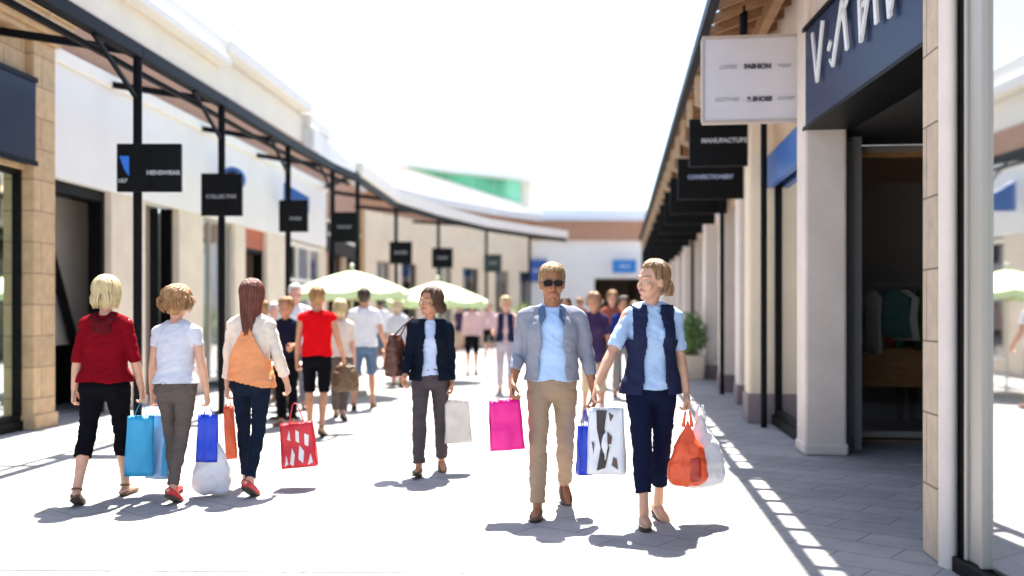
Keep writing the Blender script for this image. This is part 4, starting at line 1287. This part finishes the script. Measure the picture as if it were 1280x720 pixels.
# ---- canopy of the right row
root = empty('canopy', (0, 0, 0), 0, 'timber and steel canopy with exposed rafters over the right walkway', 'canopy')
s0, s1 = 2.0, 41.5
q = MB()
zc = lambda l: 4.60 + (l - .92) * .42
q.hexa([RF(s0, 1.10, zc(1.10)), RF(s1, 1.10, zc(1.10)), RF(s1, 2.5, zc(2.5)), RF(s0, 2.5, zc(2.5)), RF(s0, 1.10, zc(1.10) + .04), RF(s1, 1.10, zc(1.10) + .04), RF(s1, 2.5, zc(2.5) + .04), RF(s0, 2.5, zc(2.5) + .04)])
q.build('roof_sheet', m_timber, root)
q = MB(); RB(q, s0, s1, .90, 1.0, 4.48, 4.60); q.build('gutter_rail', m_steel, root, bevel=.006)
q = MB(); RB(q, s0, s1, 1.60, 1.70, 4.62, 4.80); q.build('purlin', m_timber, root, bevel=.006)
s = s0 + .1
while s < s1:
    a, b = .93, 1.95
    q = MB()
    q.hexa([RF(s, a, zc(a) - .10), RF(s + .055, a, zc(a) - .10), RF(s + .055, b, zc(b) - .16), RF(s, b, zc(b) - .16), RF(s, a, zc(a) - .004), RF(s + .055, a, zc(a) - .004), RF(s + .055, b, zc(b) - .004), RF(s, b, zc(b) - .004)])
    s += .48; q.build('rafter', m_timber, root)
s = 12.4
while s < s1:       # pale drop battens hanging under the rafters
    q = MB(); RB(q, s, s + .07, 1.0, 1.08, 4.12, 4.5)
    q.beam(RF(s + .03, 1.04, 4.14), RF(s + .03, 1.86, 4.0 - .12), .05, .07)
    s += 1.44; q.build('bracket', m_tan, root)

# ---- signs hanging from the canopy
rs = -math.atan2(d_.x, d_.y)
def right_sign(s, l0, l1, z0, z1, label, m, marks, frame=None, txtm=None):
    c = RF(s, (l0 + l1) / 2, (z0 + z1) / 2)
    r2 = hang_sign(c, rs, l1 - l0, z1 - z0, label, m, 'signs hanging under the right canopy', marks, .07, frame=frame, bracket=False)
    for x in (-.3, .3) if z0 < 3.45 else (-.08,):
        q = MB(); q.tube([(x, 0, (z1 - z0) / 2), (x, 0, 4.72 - (z0 + z1) / 2)], .02 if z0 < 3.45 else .045, 8)
        q.build('hanger', m_steel, r2)
    return r2
rw = allm(word('LADIES ', .06, m_grytxt, -.24, .13, 0), word('FASHION', .068, m_dktxt, .06, .13, .004), word('WEAR', .05, m_grytxt, .34, .13),
          word('CLOTHES', .06, m_grytxt, -.26, -.22, .0), word('& SHOES', .068, m_dktxt, .08, -.22, .004), word('OUTLET', .05, m_grytxt, .36, -.22))
right_sign(10.3, .93, 1.93, 3.49, 4.37, 'large square white sign with two lines of small dark writing under the right canopy', m_signw, rw, frame=mat('sign_frame_tan', (.5, .42, .36), .5))
def badge(root, off, w, h, t):
    q = MB(); q.box(off + .30, off + .46, -t / 2 - .012, -t / 2, -.05, .09); q.build('emblem', mat('emblem_beige', (.55, .47, .4), .6), root)
ns = ['black sign with grey capitals and a small beige badge, behind the white sign', 'black sign with pale blue lettering, third of the row under the right canopy',
      'black sign with white lettering, fourth of the row under the right canopy', 'fifth sign of the row under the right canopy, plain black with faint letters',
      'sixth sign of the row under the right canopy, small and black', 'seventh sign of the row under the right canopy, small and black',
      'eighth sign of the row under the right canopy, small and black', 'ninth sign of the row under the right canopy, small and black', 'tenth sign of the row under the right canopy, small and black',
      'eleventh sign of the row under the right canopy, small and black', 'twelfth sign of the row under the right canopy, small and black', 'thirteenth and farthest sign of the row under the right canopy']
words = ['MANUFACTURE', 'CONFECTIONERY', 'STATIONERY', 'LEATHER', 'BOUTIQUE', 'OPTICS', 'JEWELS', 'TOYS', 'SPORTS', 'LINEN', 'BOOKS', 'GIFTS']
for i, s in enumerate((12.5, 14.9, 17.1, 19.2, 21.4, 23.6, 25.8, 28, 30.3, 32.6, 35, 37.5)):
    mk = word(words[i], .085 if i else .082, m_letter if i in (2,) else (mat('blue_letter', (.35, .42, .6), .5) if i == 1 else m_grytxt), -.05 if i == 0 else 0, .02, .003)
    if i == 0: mk = allm(mk, badge)
    right_sign(s, .93, 1.93, 3.33 if i == 0 else 3.18, 3.95 if i == 0 else 3.82, ns[i], m_black, mk)

# ---- planter with leafy shrub by the colonnade
p = V(((864 - 640) / 1200 * 20.6, 20.6, 0))
r2 = empty('potted_shrub', p, 0, 'green leafy shrub in a pale square planter beside the right colonnade', 'plant')
q = MB(); q.loft([((0, 0, 0), (.24, 0, 0), (0, .24, 0)), ((0, 0, .5), (.29, 0, 0), (0, .29, 0))], 20, 8); q.build('planter', m_pier, r2, bevel=.01)
def leaves(name, m, parent, c, rx, rz, n, ls, seed):
    rnd = random.Random(seed); q = MB()
    for i in range(n):
        while True:
            v = V((rnd.uniform(-1, 1), rnd.uniform(-1, 1), rnd.uniform(-1, 1)))
            if .35 < v.length < 1: break
        k_ = 1 + .3 * noise.noise(v * 2.3 + V((seed, 0, 0)))
        pp = V((c[0] + v.x * rx * k_, c[1] + v.y * rx * k_, c[2] + v.z * rz * k_))
        a = V((rnd.uniform(-1, 1), rnd.uniform(-1, 1), rnd.uniform(-.4, .8))).normalized() * ls * rnd.uniform(.6, 1.2)
        b = a.cross(V((rnd.uniform(-1, 1), rnd.uniform(-1, 1), rnd.uniform(-1, 1)))).normalized() * ls * .32
        q.add([pp - a, pp - b, pp + a, pp + b], [(0, 1, 2, 3)])
    return q.build(name, m, parent)
m_leaf = mat('leaf', (.09, .20, .03), .5, var=.5, vscale=8)
leaves('foliage', m_leaf, r2, (0, 0, .95), .32, .50, 1500, .05, 3)
q = MB(); 
for i in range(5): q.tube([(0.03 * i - .06, 0, .45), (.08 * math.sin(i * 2), .08 * math.cos(i * 2), 1.1)], [.015, .006], 6)
q.build('stem', m_timber, r2)
# small tree seen behind the man in sunglasses
p = V(((655 - 640) / 1200 * 30, 30, 0))
r2 = empty('potted_shrub', p, 0, 'low yellow-green shrub in a tub behind the shoulder of the man in sunglasses', 'plant')
q = MB(); q.loft([((0, 0, 0), (.22, 0, 0), (0, .22, 0)), ((0, 0, .45), (.27, 0, 0), (0, .27, 0))], 20); q.build('planter', m_pier, r2)
leaves('foliage', mat('leaf_lime', (.25, .32, .04), .5, var=.3, vscale=8), r2, (0, 0, 1.1), .45, .62, 900, .06, 9)

# ------------------------------------------------------------------ parasols and cafe tables
def parasol(x, y, r, ztop, zedge, label):
    r2 = empty('parasol', (x, y, 0), .3, label, 'parasol', 'cream parasols of the street cafe')
    q = MB(); n = 8
    top = (0, 0, ztop)
    ed = []
    for k_ in range(n):
        t = 2 * math.pi * k_ / n; ed.append((r * math.cos(t), r * math.sin(t), zedge))
    for k_ in range(n):
        a, b = V(ed[k_]), V(ed[(k_ + 1) % n]); T0 = V(top)
        N = 6; rows = []
        for i in range(N + 1):
            f = i / N; row = []
            for j in range(5):
                e = a.lerp(b, j / 4); sag = .03 * math.sin(math.pi * f) - .06 * math.sin(math.pi * j / 4) * f
                pnt = T0.lerp(e, f); row.append(pnt + V((0, 0, sag)))
            rows.append(row)
        base = [p_ for row in rows for p_ in row]
        q.add(base, [(i * 5 + j, i * 5 + j + 1, (i + 1) * 5 + j + 1, (i + 1) * 5 + j) for i in range(N) for j in range(4)])
        dn = V((0, 0, -.12))
        q.add([e for e in rows[-1]] + [e + dn for e in rows[-1]], [(j, j + 1, 6 + j, 5 + j) for j in range(4)])
    q.build('canopy_cloth', m_umb, r2)
    q = MB(); q.tube([(0, 0, 0), (0, 0, ztop + .06)], .022, 10); q.sphere((0, 0, ztop + .08), .04); q.build('pole', mat('pole_pale', (.6, .58, .52), .4), r2, True)
    q = MB()
    for e in ed: q.beam((0, 0, ztop - .03), V(e) + V((0, 0, -.02)), .015, .015); 
    for e in ed: q.beam((0, 0, ztop - .55), V((0, 0, ztop)).lerp(V(e), .5) + V((0, 0, -.05)), .012, .012)
    q.build('ribs', m_tan, r2)
    q = MB(); q.loft([((0, 0, 0), (.28, 0, 0), (0, .28, 0)), ((0, 0, .08), (.26, 0, 0), (0, .26, 0))], 20); q.build('base', m_greyfr, r2)
parasol(-2.75, 16.5, 1.0, 2.15, 1.80, 'nearer cream parasol, left of the pair behind the man in the white shirt')
parasol(-1.55, 20.0, 1.08, 2.07, 1.68, 'farther cream parasol, right of the pair behind the woman in the navy cardigan')
def cafe_table(x, y, label):
    r2 = empty('cafe_table', (x, y, 0), 0, label, 'table', 'cafe tables under the parasols')
    q = MB(); q.loft([((0, 0, .72), (.34, 0, 0), (0, .34, 0)), ((0, 0, .745), (.35, 0, 0), (0, .35, 0))], 24); q.build('tabletop', m_whitetrim, r2)
    q = MB(); q.tube([(0, 0, 0), (0, 0, .72)], .03, 10); q.build('pedestal', m_steel, r2)
    q = MB(); q.loft([((0, 0, 0), (.22, 0, 0), (0, .22, 0)), ((0, 0, .02), (.2, 0, 0), (0, .2, 0))], 20); q.build('foot', m_steel, r2)
cafe_table(-3.05, 12.9, 'round white cafe table beside the woman in the dark navy top at left')

for i, (c, kind, k_) in enumerate(MANN):
    q = MB(); mannequin(q, (0, 0, 0), k_)
    me_ = q.build('mannequin', mat('mannequin_' + kind, (.55, .5, .45) if kind == 'pale' else (.10, .09, .08), .5), None, True, loc=c)
    tag(me_, 'pale shop mannequin behind the glass of the sandstone shop' if kind == 'pale' else 'dark shop mannequin behind the glass of the recessed entrance', 'mannequin', 'mannequins in the %s window' % ('sandstone shop' if kind == 'pale' else 'entrance'))
# ------------------------------------------------------------------ the cast
G_NEAR = 'shoppers walking in the foreground'
G_MID = 'people in the middle of the street'
G_FAR = 'people far down the street'
fair = ('fair', (.60, .33, .22)); tan = ('tan', (.50, .245, .14)); pinkish = ('pink', (.62, .31, .23)); deep = ('deep', (.34, .145, .07))
PX = lambda px, Y: (px - 640) / 1200 * Y
AW, TO = 0, math.pi

# 1 blonde woman, dark red hooded top, black capri trousers (from behind)
def hood(root, HP, hr, hf, hu, hk, T, TA, k, arms, legs):
    t = MB()
    t.tube([T((-.085, -.03, 1.46)), T((-.06, -.085, 1.42)), T((0, -.115, 1.385)), T((.06, -.085, 1.42)), T((.085, -.03, 1.46))], [.028 * k, .038 * k, .046 * k, .038 * k, .028 * k], 12, round_ends=True)
    t.ball(T((0, -.105, 1.35)), V((.09, 0, 0)) * k, V((0, .03, 0)) * k, V((0, 0, .055)) * k)
    organic(t, 'hood', fabric('hood_maroon', (.10, .008, .012)), root, .009, 5, wrinkle=.014, wscale=(9, 9, 9), seed=3)
p1, w1 = person('blonde woman seen from behind in dark red hooded top and black cropped trousers', G_NEAR, PX(132, 7.35), 7.35, 1.68, AW + .05, fair,
    (('wine', (.19, .004, .010)), .93, .56, .012, .03), (('black', (.006, .006, .008)), .7, .012), ('blonde', (.62, .42, .16), (.80, .66, .38), .11, 'bob'),
    (('brown', (.13, .07, .035)), 'wedge'), dict(legL=(-16, 10, -22), legR=(12, 4, 0), armL=(-6, 11, 8), armR=(-2, 14, 14)), extras=hood, girth=1.08)
# 2 woman with auburn curls, white tee, grey-brown trousers
p2, w2 = person('woman with short auburn curls seen from behind in a white T-shirt and grey-brown trousers', G_NEAR, PX(220, 7.4), 7.4, 1.59, AW - .03, fair,
    (('white_tee', (.60, .60, .66)), .95, .24, .012, .02), (('taupe', (.115, .092, .08)), 1., .004), ('auburn', (.22, .075, .025), (.60, .34, .14), .05, 'curly'),
    (('red', (.55, .03, .03)), 'flat'), dict(legL=(10, 4, 0), legR=(-12, 14, -26), armL=(2, 9, 6), armR=(-4, 13, 10), abdL=-3, abdR=-1), girth=1.02)
# 3 woman with long dark hair, cream cardigan sleeves, peach back
def peach(root, HP, hr, hf, hu, hk, T, TA, k, arms, legs):
    t = MB()
    rings = []
    for z in np.linspace(.86, 1.36, 16):
        rx = np.interp(z, (.88, 1.05, 1.22, 1.4), (.180, .136, .146, .13)); ry = np.interp(z, (.88, 1.05, 1.22, 1.38), (.132, .104, .108, .088))
        rings.append((T((0, -.008, z)), TA((1, 0, 0)) * (rx + .034) * k, TA((0, 1, 0)) * (ry + .036) * k))
    t.loft(rings, 28, 2.25)
    z0_ = T((0, 0, 0)).z
    def cut(co):
        z = (co[:, 2] - z0_) / k
        return (co[:, 1] > .04) | (np.abs(co[:, 0]) > (.035 + (1.36 - z) * .52) * k) | (z < .90 - .25 * co[:, 0])
    organic(t, 'peach_panel', fabric('peach', (.75, .30, .13)), root, .009, 4, wrinkle=.012, wscale=(6, 6, 8), seed=9, cut=cut, thick=.003)
p3, w3 = person('long dark-haired woman seen from behind in a cream top with peach lower back', G_NEAR, PX(314, 7.7), 7.7, 1.665, AW - .08, fair,
    (('cream_top', (.72, .62, .52)), .93, .86, .016, .02), (('ink_jeans', (.010, .016, .030)), 1., .002), ('darkbrown', (.055, .014, .008), (.24, .065, .035), .30, 'long'),
    (('red', (.55, .03, .03)), 'flat'), dict(legL=(13, 4, 0), legR=(-14, 16, -28), armL=(4, 10, 6), armR=(-3, 15, 30)), extras=peach)
# 4 person in bright red sleeveless top and black shorts
p4, w4 = person('person seen from behind in a bright red sleeveless top and black knee-length shorts', G_MID, PX(396, 11.2), 11.2, 1.69, AW, tan,
    (('scarlet', (.70, .006, .010)), .93, 0, 0, .02), (('black', (.006, .006, .008)), .5, .016), ('ginger', (.30, .13, .04), (.5, .28, .1), .0, 'crop'),
    (('sandal', (.35, .2, .1)), 'wedge'), dict(legL=(8, 4, 0), legR=(-10, 12, -20), armL=(4, 10, 8), armR=(6, 14, 30)), near=False, fem=False)
p5, w5 = person('man seen from behind in a loose white short-sleeved shirt and denim shorts', G_MID, PX(455, 14.2), 14.2, 1.76, AW, tan,
    (('white_shirt', (.72, .72, .74)), .90, .30, .02, .03), (('denim', (.10, .16, .25)), .5, .02), ('dark_crop', (.03, .018, .012), (.08, .05, .03), .0, 'crop'),
    (('brown', (.13, .07, .035)), 'flat'), dict(legL=(-12, 12, -20), legR=(12, 4, 0), armL=(-2, 12, 30), armR=(2, 14, 40)), near=False, fem=False)
p6, w6 = person('pale-haired woman in a white top and pink trousers behind the navy cardigan woman', G_FAR, PX(497, 18.5), 18.5, 1.66, AW, fair,
    (('white_tee', (.60, .60, .66)), .93, .5, .016, .03), (('salmon', (.62, .26, .22)), 1., .02), ('pale', (.6, .45, .28), (.75, .62, .42), .04, 'bob'),
    (('sandal', (.35, .2, .1)), 'flat'), None, near=False)
p7, w7 = person('dark-haired woman in a long-sleeved navy cardigan over pale blue, looking left', G_NEAR, PX(538, 8.5), 8.5, 1.615, TO + .05, tan,
    (('pale_blue', (.52, .62, .80)), .93, .3, .01, .01), (('slate', (.075, .062, .068)), 1., .014), ('darkwave', (.035, .015, .010), (.18, .08, .04), .10, 'wavy'),
    (('brown', (.13, .07, .035)), 'flat'), dict(legL=(-10, 8, -14), legR=(14, 6, 8), armL=(-8, 6, 14), armR=(6, 10, 36)),
    jacket=(('ink', (.008, .012, .022)), .86, .96, .065), head=(-42, 4), face=True)
p8, w8 = person('woman in a pale pink long-sleeved top and black shorts far down the street', G_FAR, PX(590, 22), 22, 1.70, AW, fair,
    (('pink_top', (.66, .45, .45)), .93, .8, .02, .03), (('black', (.006, .006, .008)), .5, .014), ('lightbrown', (.3, .17, .09), (.5, .3, .18), .03, 'bob'),
    (('sandal', (.35, .2, .1)), 'flat'), None, near=False)
p9, w9 = person('blond person in a dark navy waistcoat over a pale pink blouse and lilac-grey trousers', G_FAR, PX(632, 16.7), 16.7, 1.69, TO, fair,
    (('pink_top', (.66, .45, .45)), .95, .55, .016, .0), (('lilac', (.42, .37, .42)), 1., .02), ('blonde', (.62, .42, .16), (.80, .66, .38), .06, 'bob'),
    (('sandal', (.35, .2, .1)), 'flat'), dict(armL=(10, 10, 95), armR=(8, 10, 90)), near=False, jacket=(('navyvest', (.02, .025, .06)), .93, 0, .035))
# 10 man in sunglasses
def shades(root, HP, hr, hf, hu, hk, T, TA, k, arms, legs):
    q = MB()
    for s in (-1, 1):
        q.loft([(HP(s * .033, .088, .010), hr * .029 * hk, hu * .021 * hk), (HP(s * .033, .098, .010), hr * .028 * hk, hu * .020 * hk)], 18, 3)
        q.tube([HP(s * .060, .090, .016), HP(s * .078, .06, .016), HP(s * .083, -.005, .012)], .0035, 6)
    q.tube([HP(-.01, .099, .016), HP(.01, .099, .016)], .004, 6)
    q.build('sunglasses', mat('lens_black', (.008, .004, .004), .35, spec=.15), root)
    c = MB()
    for s in (-1, 1):   # shirt collar lapels of the open jacket
        c.add([T((s * .055, .05, 1.475)), T((s * .10, .06, 1.45)), T((s * .085, .125, 1.34)), T((s * .048, .118, 1.40))], [(0, 1, 2, 3)])
    o = c.build('collar', fabric('denim_collar', (.10, .15, .26)), root); md = o.modifiers.new('s', 'SOLIDIFY'); md.thickness = .008
p10, w10 = person('man in sunglasses, open grey jacket, pale blue T-shirt and khaki trousers', G_NEAR, PX(690, 6.85), 6.85, 1.76, TO - .02, deep,
    (('ice_blue', (.44, .60, .85)), .94, .4, .01, .012), (('khaki', (.36, .26, .175)), 1., .010), ('sandy', (.30, .17, .07), (.58, .40, .20), .0, 'crop'),
    (('oxblood', (.10, .05, .03)), 'flat'), dict(legL=(-17, 16, -30), legR=(13, 4, 2), armL=(0, 14, 16), armR=(-10, 12, 52)),
    fem=False, jacket=(('heather', (.27, .28, .33)), .92, .80, .095), face=True, extras=shades, head=(3, -3), girth=1.0)
# 11 woman in pale blue top and navy waistcoat
p11, w11 = person('woman with blonde-topped ponytail in pale blue top and navy waistcoat, looking left', G_NEAR, PX(814, 6.5), 6.5, 1.745, TO + .06, fair,
    (('sky_top', (.42, .56, .78)), .90, .42, .014, .01), (('navy_trousers', (.008, .012, .035)), .95, .010), ('streaky', (.13, .05, .02), (.50, .30, .14), .11, 'pony'),
    (('nude', (.45, .28, .18)), 'flat'), dict(legL=(-9, 7, -12), legR=(8, 4, 4), armL=(-4, 9, 20), armR=(12, 26, 10), innR=1.0, abdL=0, abdR=-2),
    jacket=(('navyvest', (.012, .028, .085)), .84, 0, .072), head=(-62, 0), face=True)
p12, w12 = person('person in a dark violet long top and beige trousers walking between the couple', G_MID, PX(742, 13.2), 13.2, 1.69, TO, tan,
    (('violet', (.055, .035, .09)), .78, .4, .016, .04), (('beige', (.5, .38, .26)), .7, .01), ('lightbrown', (.3, .17, .09), (.5, .3, .18), .06, 'bob'),
    (('sandal', (.35, .2, .1)), 'flat'), dict(armL=(4, 10, 12), armR=(12, 6, 100)), near=False)
p13, w13 = person('woman in a dark navy top with crossed arms standing behind the red bag at left', G_MID, PX(358, 12.1), 12.1, 1.58, TO - .2, tan,
    (('navy_top', (.012, .014, .03)), .93, .4, .016, .03), (('black', (.006, .006, .008)), 1., .014), ('ginger', (.30, .13, .04), (.5, .28, .1), .02, 'bob'),
    (('brown', (.13, .07, .035)), 'flat'), dict(legL=(2, 0, 0), legR=(-2, 2, 0), armL=(10, 10, 80), armR=(10, 10, 85)), near=False)
p14, w14 = person('tall person in a white cap and pale shirt standing near the cafe at left', G_MID, PX(369, 14.3), 14.3, 1.84, TO + .3, pinkish,
    (('white_shirt', (.72, .72, .74)), .90, .4, .02, .03), (('grey_tr', (.2, .19, .2)), 1., .018), ('white', (.75, .73, .7), (.82, .8, .78), .0, 'crop'),
    (('brown', (.13, .07, .035)), 'flat'), None, near=False, fem=False)
p15, w15 = person('person in a cream top and grey-brown trousers partly hidden behind the red sleeveless top', G_MID, PX(425, 12.9), 12.9, 1.58, AW, fair,
    (('cream_top', (.72, .62, .52)), .93, .4, .016, .03), (('taupe', (.115, .092, .08)), 1., .016), ('blonde', (.62, .42, .16), (.80, .66, .38), .05, 'bob'),
    (('brown', (.13, .07, .035)), 'flat'), None, near=False)
p16, w16 = person('red-faced person in a brown top far behind between the couple', G_FAR, PX(765, 18), 18, 1.82, TO, pinkish,
    (('brick', (.30, .09, .06)), .93, .5, .016, .03), (('black', (.006, .006, .008)), 1., .014), ('ginger', (.30, .13, .04), (.5, .28, .1), .03, 'bob'),
    (('brown', (.13, .07, .035)), 'flat'), None, near=False)
p17, w17 = person('person in royal blue behind the pale blue top woman, far down the street', G_FAR, PX(779, 16), 16, 1.68, TO, tan,
    (('royal', (.015, .03, .16)), .9, .5, .016, .03), (('grey_tr', (.2, .19, .2)), 1., .018), ('dark_crop', (.03, .018, .012), (.08, .05, .03), .06, 'bob'),
    (('brown', (.13, .07, .035)), 'flat'), None, near=False)
p18, w18 = person('dark-haired person in a white top half hidden behind the man in sunglasses', G_FAR, PX(706, 15.5), 15.5, 1.66, TO, tan,
    (('white_shirt', (.72, .72, .74)), .93, .5, .016, .03), (('grey_tr', (.2, .19, .2)), 1., .018), ('dark_crop', (.03, .018, .012), (.08, .05, .03), .08, 'bob'),
    (('brown', (.13, .07, .035)), 'flat'), None, near=False)
p19, w19 = person('pale-haired person in a pale top sitting height behind the cream sleeve at left', G_FAR, PX(344, 15), 15, 1.56, TO, pinkish,
    (('cream_top', (.72, .62, .52)), .93, .4, .016, .03), (('taupe', (.115, .092, .08)), 1., .016), ('white', (.75, .73, .7), (.82, .8, .78), .03, 'bob'),
    (('brown', (.13, .07, .035)), 'flat'), None, near=False)
p19['label'] = 'white-haired person in a cream top half hidden behind the long-haired woman'

# ------------------------------------------------------------------ bags
def bm(n, c, r=.45): return mat('bag_' + n, c, r, var=.06, vscale=6, bump=.15, bscale=25)
m_plw = mat('bag_plastic_white', (.72, .72, .74), .35, var=.04, vscale=8)
m_plw.node_tree.nodes['Principled BSDF'].inputs['Transmission Weight'].default_value = .0
o = lambda v, dx=0, dy=0, dz=0: (v.x + dx, v.y + dy, v.z + dz)
cy = bm('cyan', (.03, .36, .62)); pb = bm('powder', (.40, .58, .80)); rb = bm('royal', (.01, .05, .55)); orange = bm('orange', (.80, .13, .04)); red = bm('red', (.62, .02, .03)); pk = bm('magenta', (.85, .01, .26)); wht = bm('white', (.70, .70, .72)); greige = bm('greige', (.70, .64, .56))
whp = mat('print_white', (.75, .72, .7), .5); blp = mat('print_black', (.03, .022, .022), .5); brn = mat('print_brown', (.10, .06, .05), .5)
# between woman 1 and 2
paper_bag('cyan paper bag carried by the blonde woman', o(w1['R'], .0, 0, 0), .20, .46, .10, .35, cy, drop=.10, m2=cy)
paper_bag('powder blue paper bag held behind the cyan one between the first two women', o(w1['R'], .10, .12, -.0), .17, .50, .10, -.1, pb, drop=.10, prints=[(cy, [[(.55, .05), (1, .05), (1, .95), (.55, .95)]])])
# woman 2 right hand
paper_bag('royal blue paper bag in the right hand of the curly-haired woman', o(w2['R'], .02, 0, 0), .15, .36, .09, .2, rb, drop=.06)
plastic_bag('white plastic bag hanging low from the right hand of the curly-haired woman', o(w2['R'], .035, .03, -.12), .30, .52, .16, .2, m_plw, seed=2)
# woman 3 left hand
paper_bag('narrow orange paper bag in the left hand of the long-haired woman', o(w3['L'], -.0, -.04, 0), .08, .42, .10, .2, orange, drop=.05)
# woman 3 right hand
flw = [[(-.5, .1), (-.3, .05), (-.2, .3), (-.35, .45)], [(0, .2), (.25, .1), (.35, .35), (.1, .5)], [(.5, .05), (.8, .1), (.7, .3)], [(-.1, .6), (.1, .55), (.15, .8), (-.05, .85)], [(.4, .5), (.6, .45), (.7, .7), (.45, .75)], [(-.8, .05), (-.6, .1), (-.7, .3)], [(-.6, .65), (-.4, .6), (-.45, .85)]]
paper_bag('red paper bag with white leaf print on the right of the long-haired woman', o(w3['R'], .06, .0, -.06), .27, .36, .13, .1, red, drop=.16, prints=[(whp, flw)])
# man 10
paper_bag('magenta paper bag in the hand of the man in sunglasses', o(w10['R'], -.07, 0, .0), .22, .34, .10, .12, pk, drop=.0, m2=bm('magenta_deep', (.55, .01, .16)), handle=pk)
g2 = (V(w10['L']) + V(w11['R'])) / 2
paper_bag('white shopping bag with a black and brown pattern between the couple', o(w11['R'], .07, -.03, .0), .23, .42, .13, -.25, wht, drop=.03,
          prints=[(blp, [[(-.55, .98), (.1, .98), (-.05, .7), (.25, .40), (.0, .10), (-.45, .06), (-.25, .4), (-.5, .68)]]), (brn, [[(.12, .66), (.4, .58), (.35, .47), (.15, .46)], [(.2, .95), (.5, .9), (.3, .8)], [(.35, .14), (.7, .08), (.65, .24), (.45, .27)], [(-.8, .5), (-.62, .48), (-.66, .3)]])])
paper_bag('small royal blue bag beside the patterned bag between the couple', o(w10['L'], -.05, .02, .0), .09, .34, .08, .3, rb, drop=.12)
# woman 11 left hand
plastic_bag('orange-red plastic bag in the left hand of the woman in the navy waistcoat', o(w11['L'], .01, -.03, -.0), .27, .44, .16, .1, bm('orangered', (.80, .10, .03), .4), seed=5, drop=.06, blob=(bm('orangered_deep', (.45, .04, .02), .4), .03, .55, .9))
plastic_bag('white plastic bag just behind the orange-red plastic bag of the woman in navy waistcoat', o(w11['L'], .12, .10, .03), .34, .50, .18, .1, m_plw, seed=8, drop=.06)
# woman 7 left hand (image right)
paper_bag('pale greige bag in the hand of the woman in the navy cardigan', o(w7['L'], .05, .05, 0), .22, .38, .12, .15, greige, drop=.05)

def hand_bag(label, grip, w, h, d, yaw, m, strap_to=None, drop=.12):
    root = empty('handbag', grip, yaw, label, 'handbag', 'leather handbags')
    t = MB(); t.loft([((0, 0, -drop - h), (w * .46, 0, 0), (0, d * .5, 0)), ((0, 0, -drop - h * .8), (w * .52, 0, 0), (0, d * .55, 0)), ((0, 0, -drop - h * .3), (w * .46, 0, 0), (0, d * .42, 0)), ((0, 0, -drop), (w * .36, 0, 0), (0, d * .15, 0))], 24, 3)
    organic(t, 'bag_body', m, root, .009, 3, wrinkle=.012, wscale=(9, 9, 9), seed=4)
    q = MB()
    inv = Matrix.Rotation(-yaw, 3, 'Z')
    if strap_to is not None:
        top = inv @ (V(strap_to) - V(grip))
        for s in (-1, 1):
            q.tube([(s * w * .3, 0, -drop - .03), V((s * w * .2, 0, -drop)).lerp(top, .5), top], [.011, .011, .011], 6, flat=.5)
    else:
        for s in (-1, 1): q.tube([(s * w * .25, 0, -drop - .02), (s * w * .18, 0, -drop * .4), (0, 0, 0)], .009, 6)
    q.build('strap', m, root, True)
    return root
leather = mat('brown_leather', (.085, .028, .015), .4, var=.2, vscale=12, bump=.2, bscale=60)
leather2 = mat('olive_leather', (.15, .085, .035), .45, var=.2, vscale=12, bump=.2, bscale=60)
sh = w7['shR']
hand_bag('dark brown leather bag hanging from the shoulder of the woman in the navy cardigan', (sh.x - .16, sh.y - .02, 1.33), .20, .36, .16, 1.1, leather, strap_to=(sh.x, sh.y, sh.z + .03), drop=.1)
hand_bag('olive brown handbag at the hip of the person in the red sleeveless top', (w4['R'].x + .03, w4['R'].y, w4['R'].z + .02), .32, .30, .16, .2, leather2, drop=.02)

# further shoppers far down the street: copies of earlier ones, each with its own place and label
for src, px, Y, rz, lab in ((p8, 611, 30, math.pi, 'small far figure in a pale pink top below the green-black sign'), (p5, 475, 24, .2, 'far figure in white shirt and denim shorts in the shade of the nearer parasol'),
                            (p16, 725, 27, 0., 'far figure in a brown-red top just left of the violet top'), (p6, 540, 30, .3, 'far pale-haired figure in pink trousers behind the farther parasol'),
                            (p17, 752, 24, 0., 'far figure in royal blue just right of the violet top'), (p9, 793, 26, math.pi, 'far figure in lilac-grey trousers near the shrub, half behind the woman in navy waistcoat'),
                            (p12, 575, 34, math.pi, 'tiny far figure in a violet top to the left of the pink-topped woman'), (p13, 331, 16.5, math.pi - .5, 'dark-topped figure standing by the left shopfronts behind the long-haired woman'),
                            (p18, 665, 33, 0.2, 'tiny far figure in a white top left of the man in sunglasses')):
    c = copy_tree(src)
    c.location = (PX(px, Y), Y, 0); c.rotation_euler = (0, 0, rz)
    c['label'] = lab; c['group'] = G_FAR
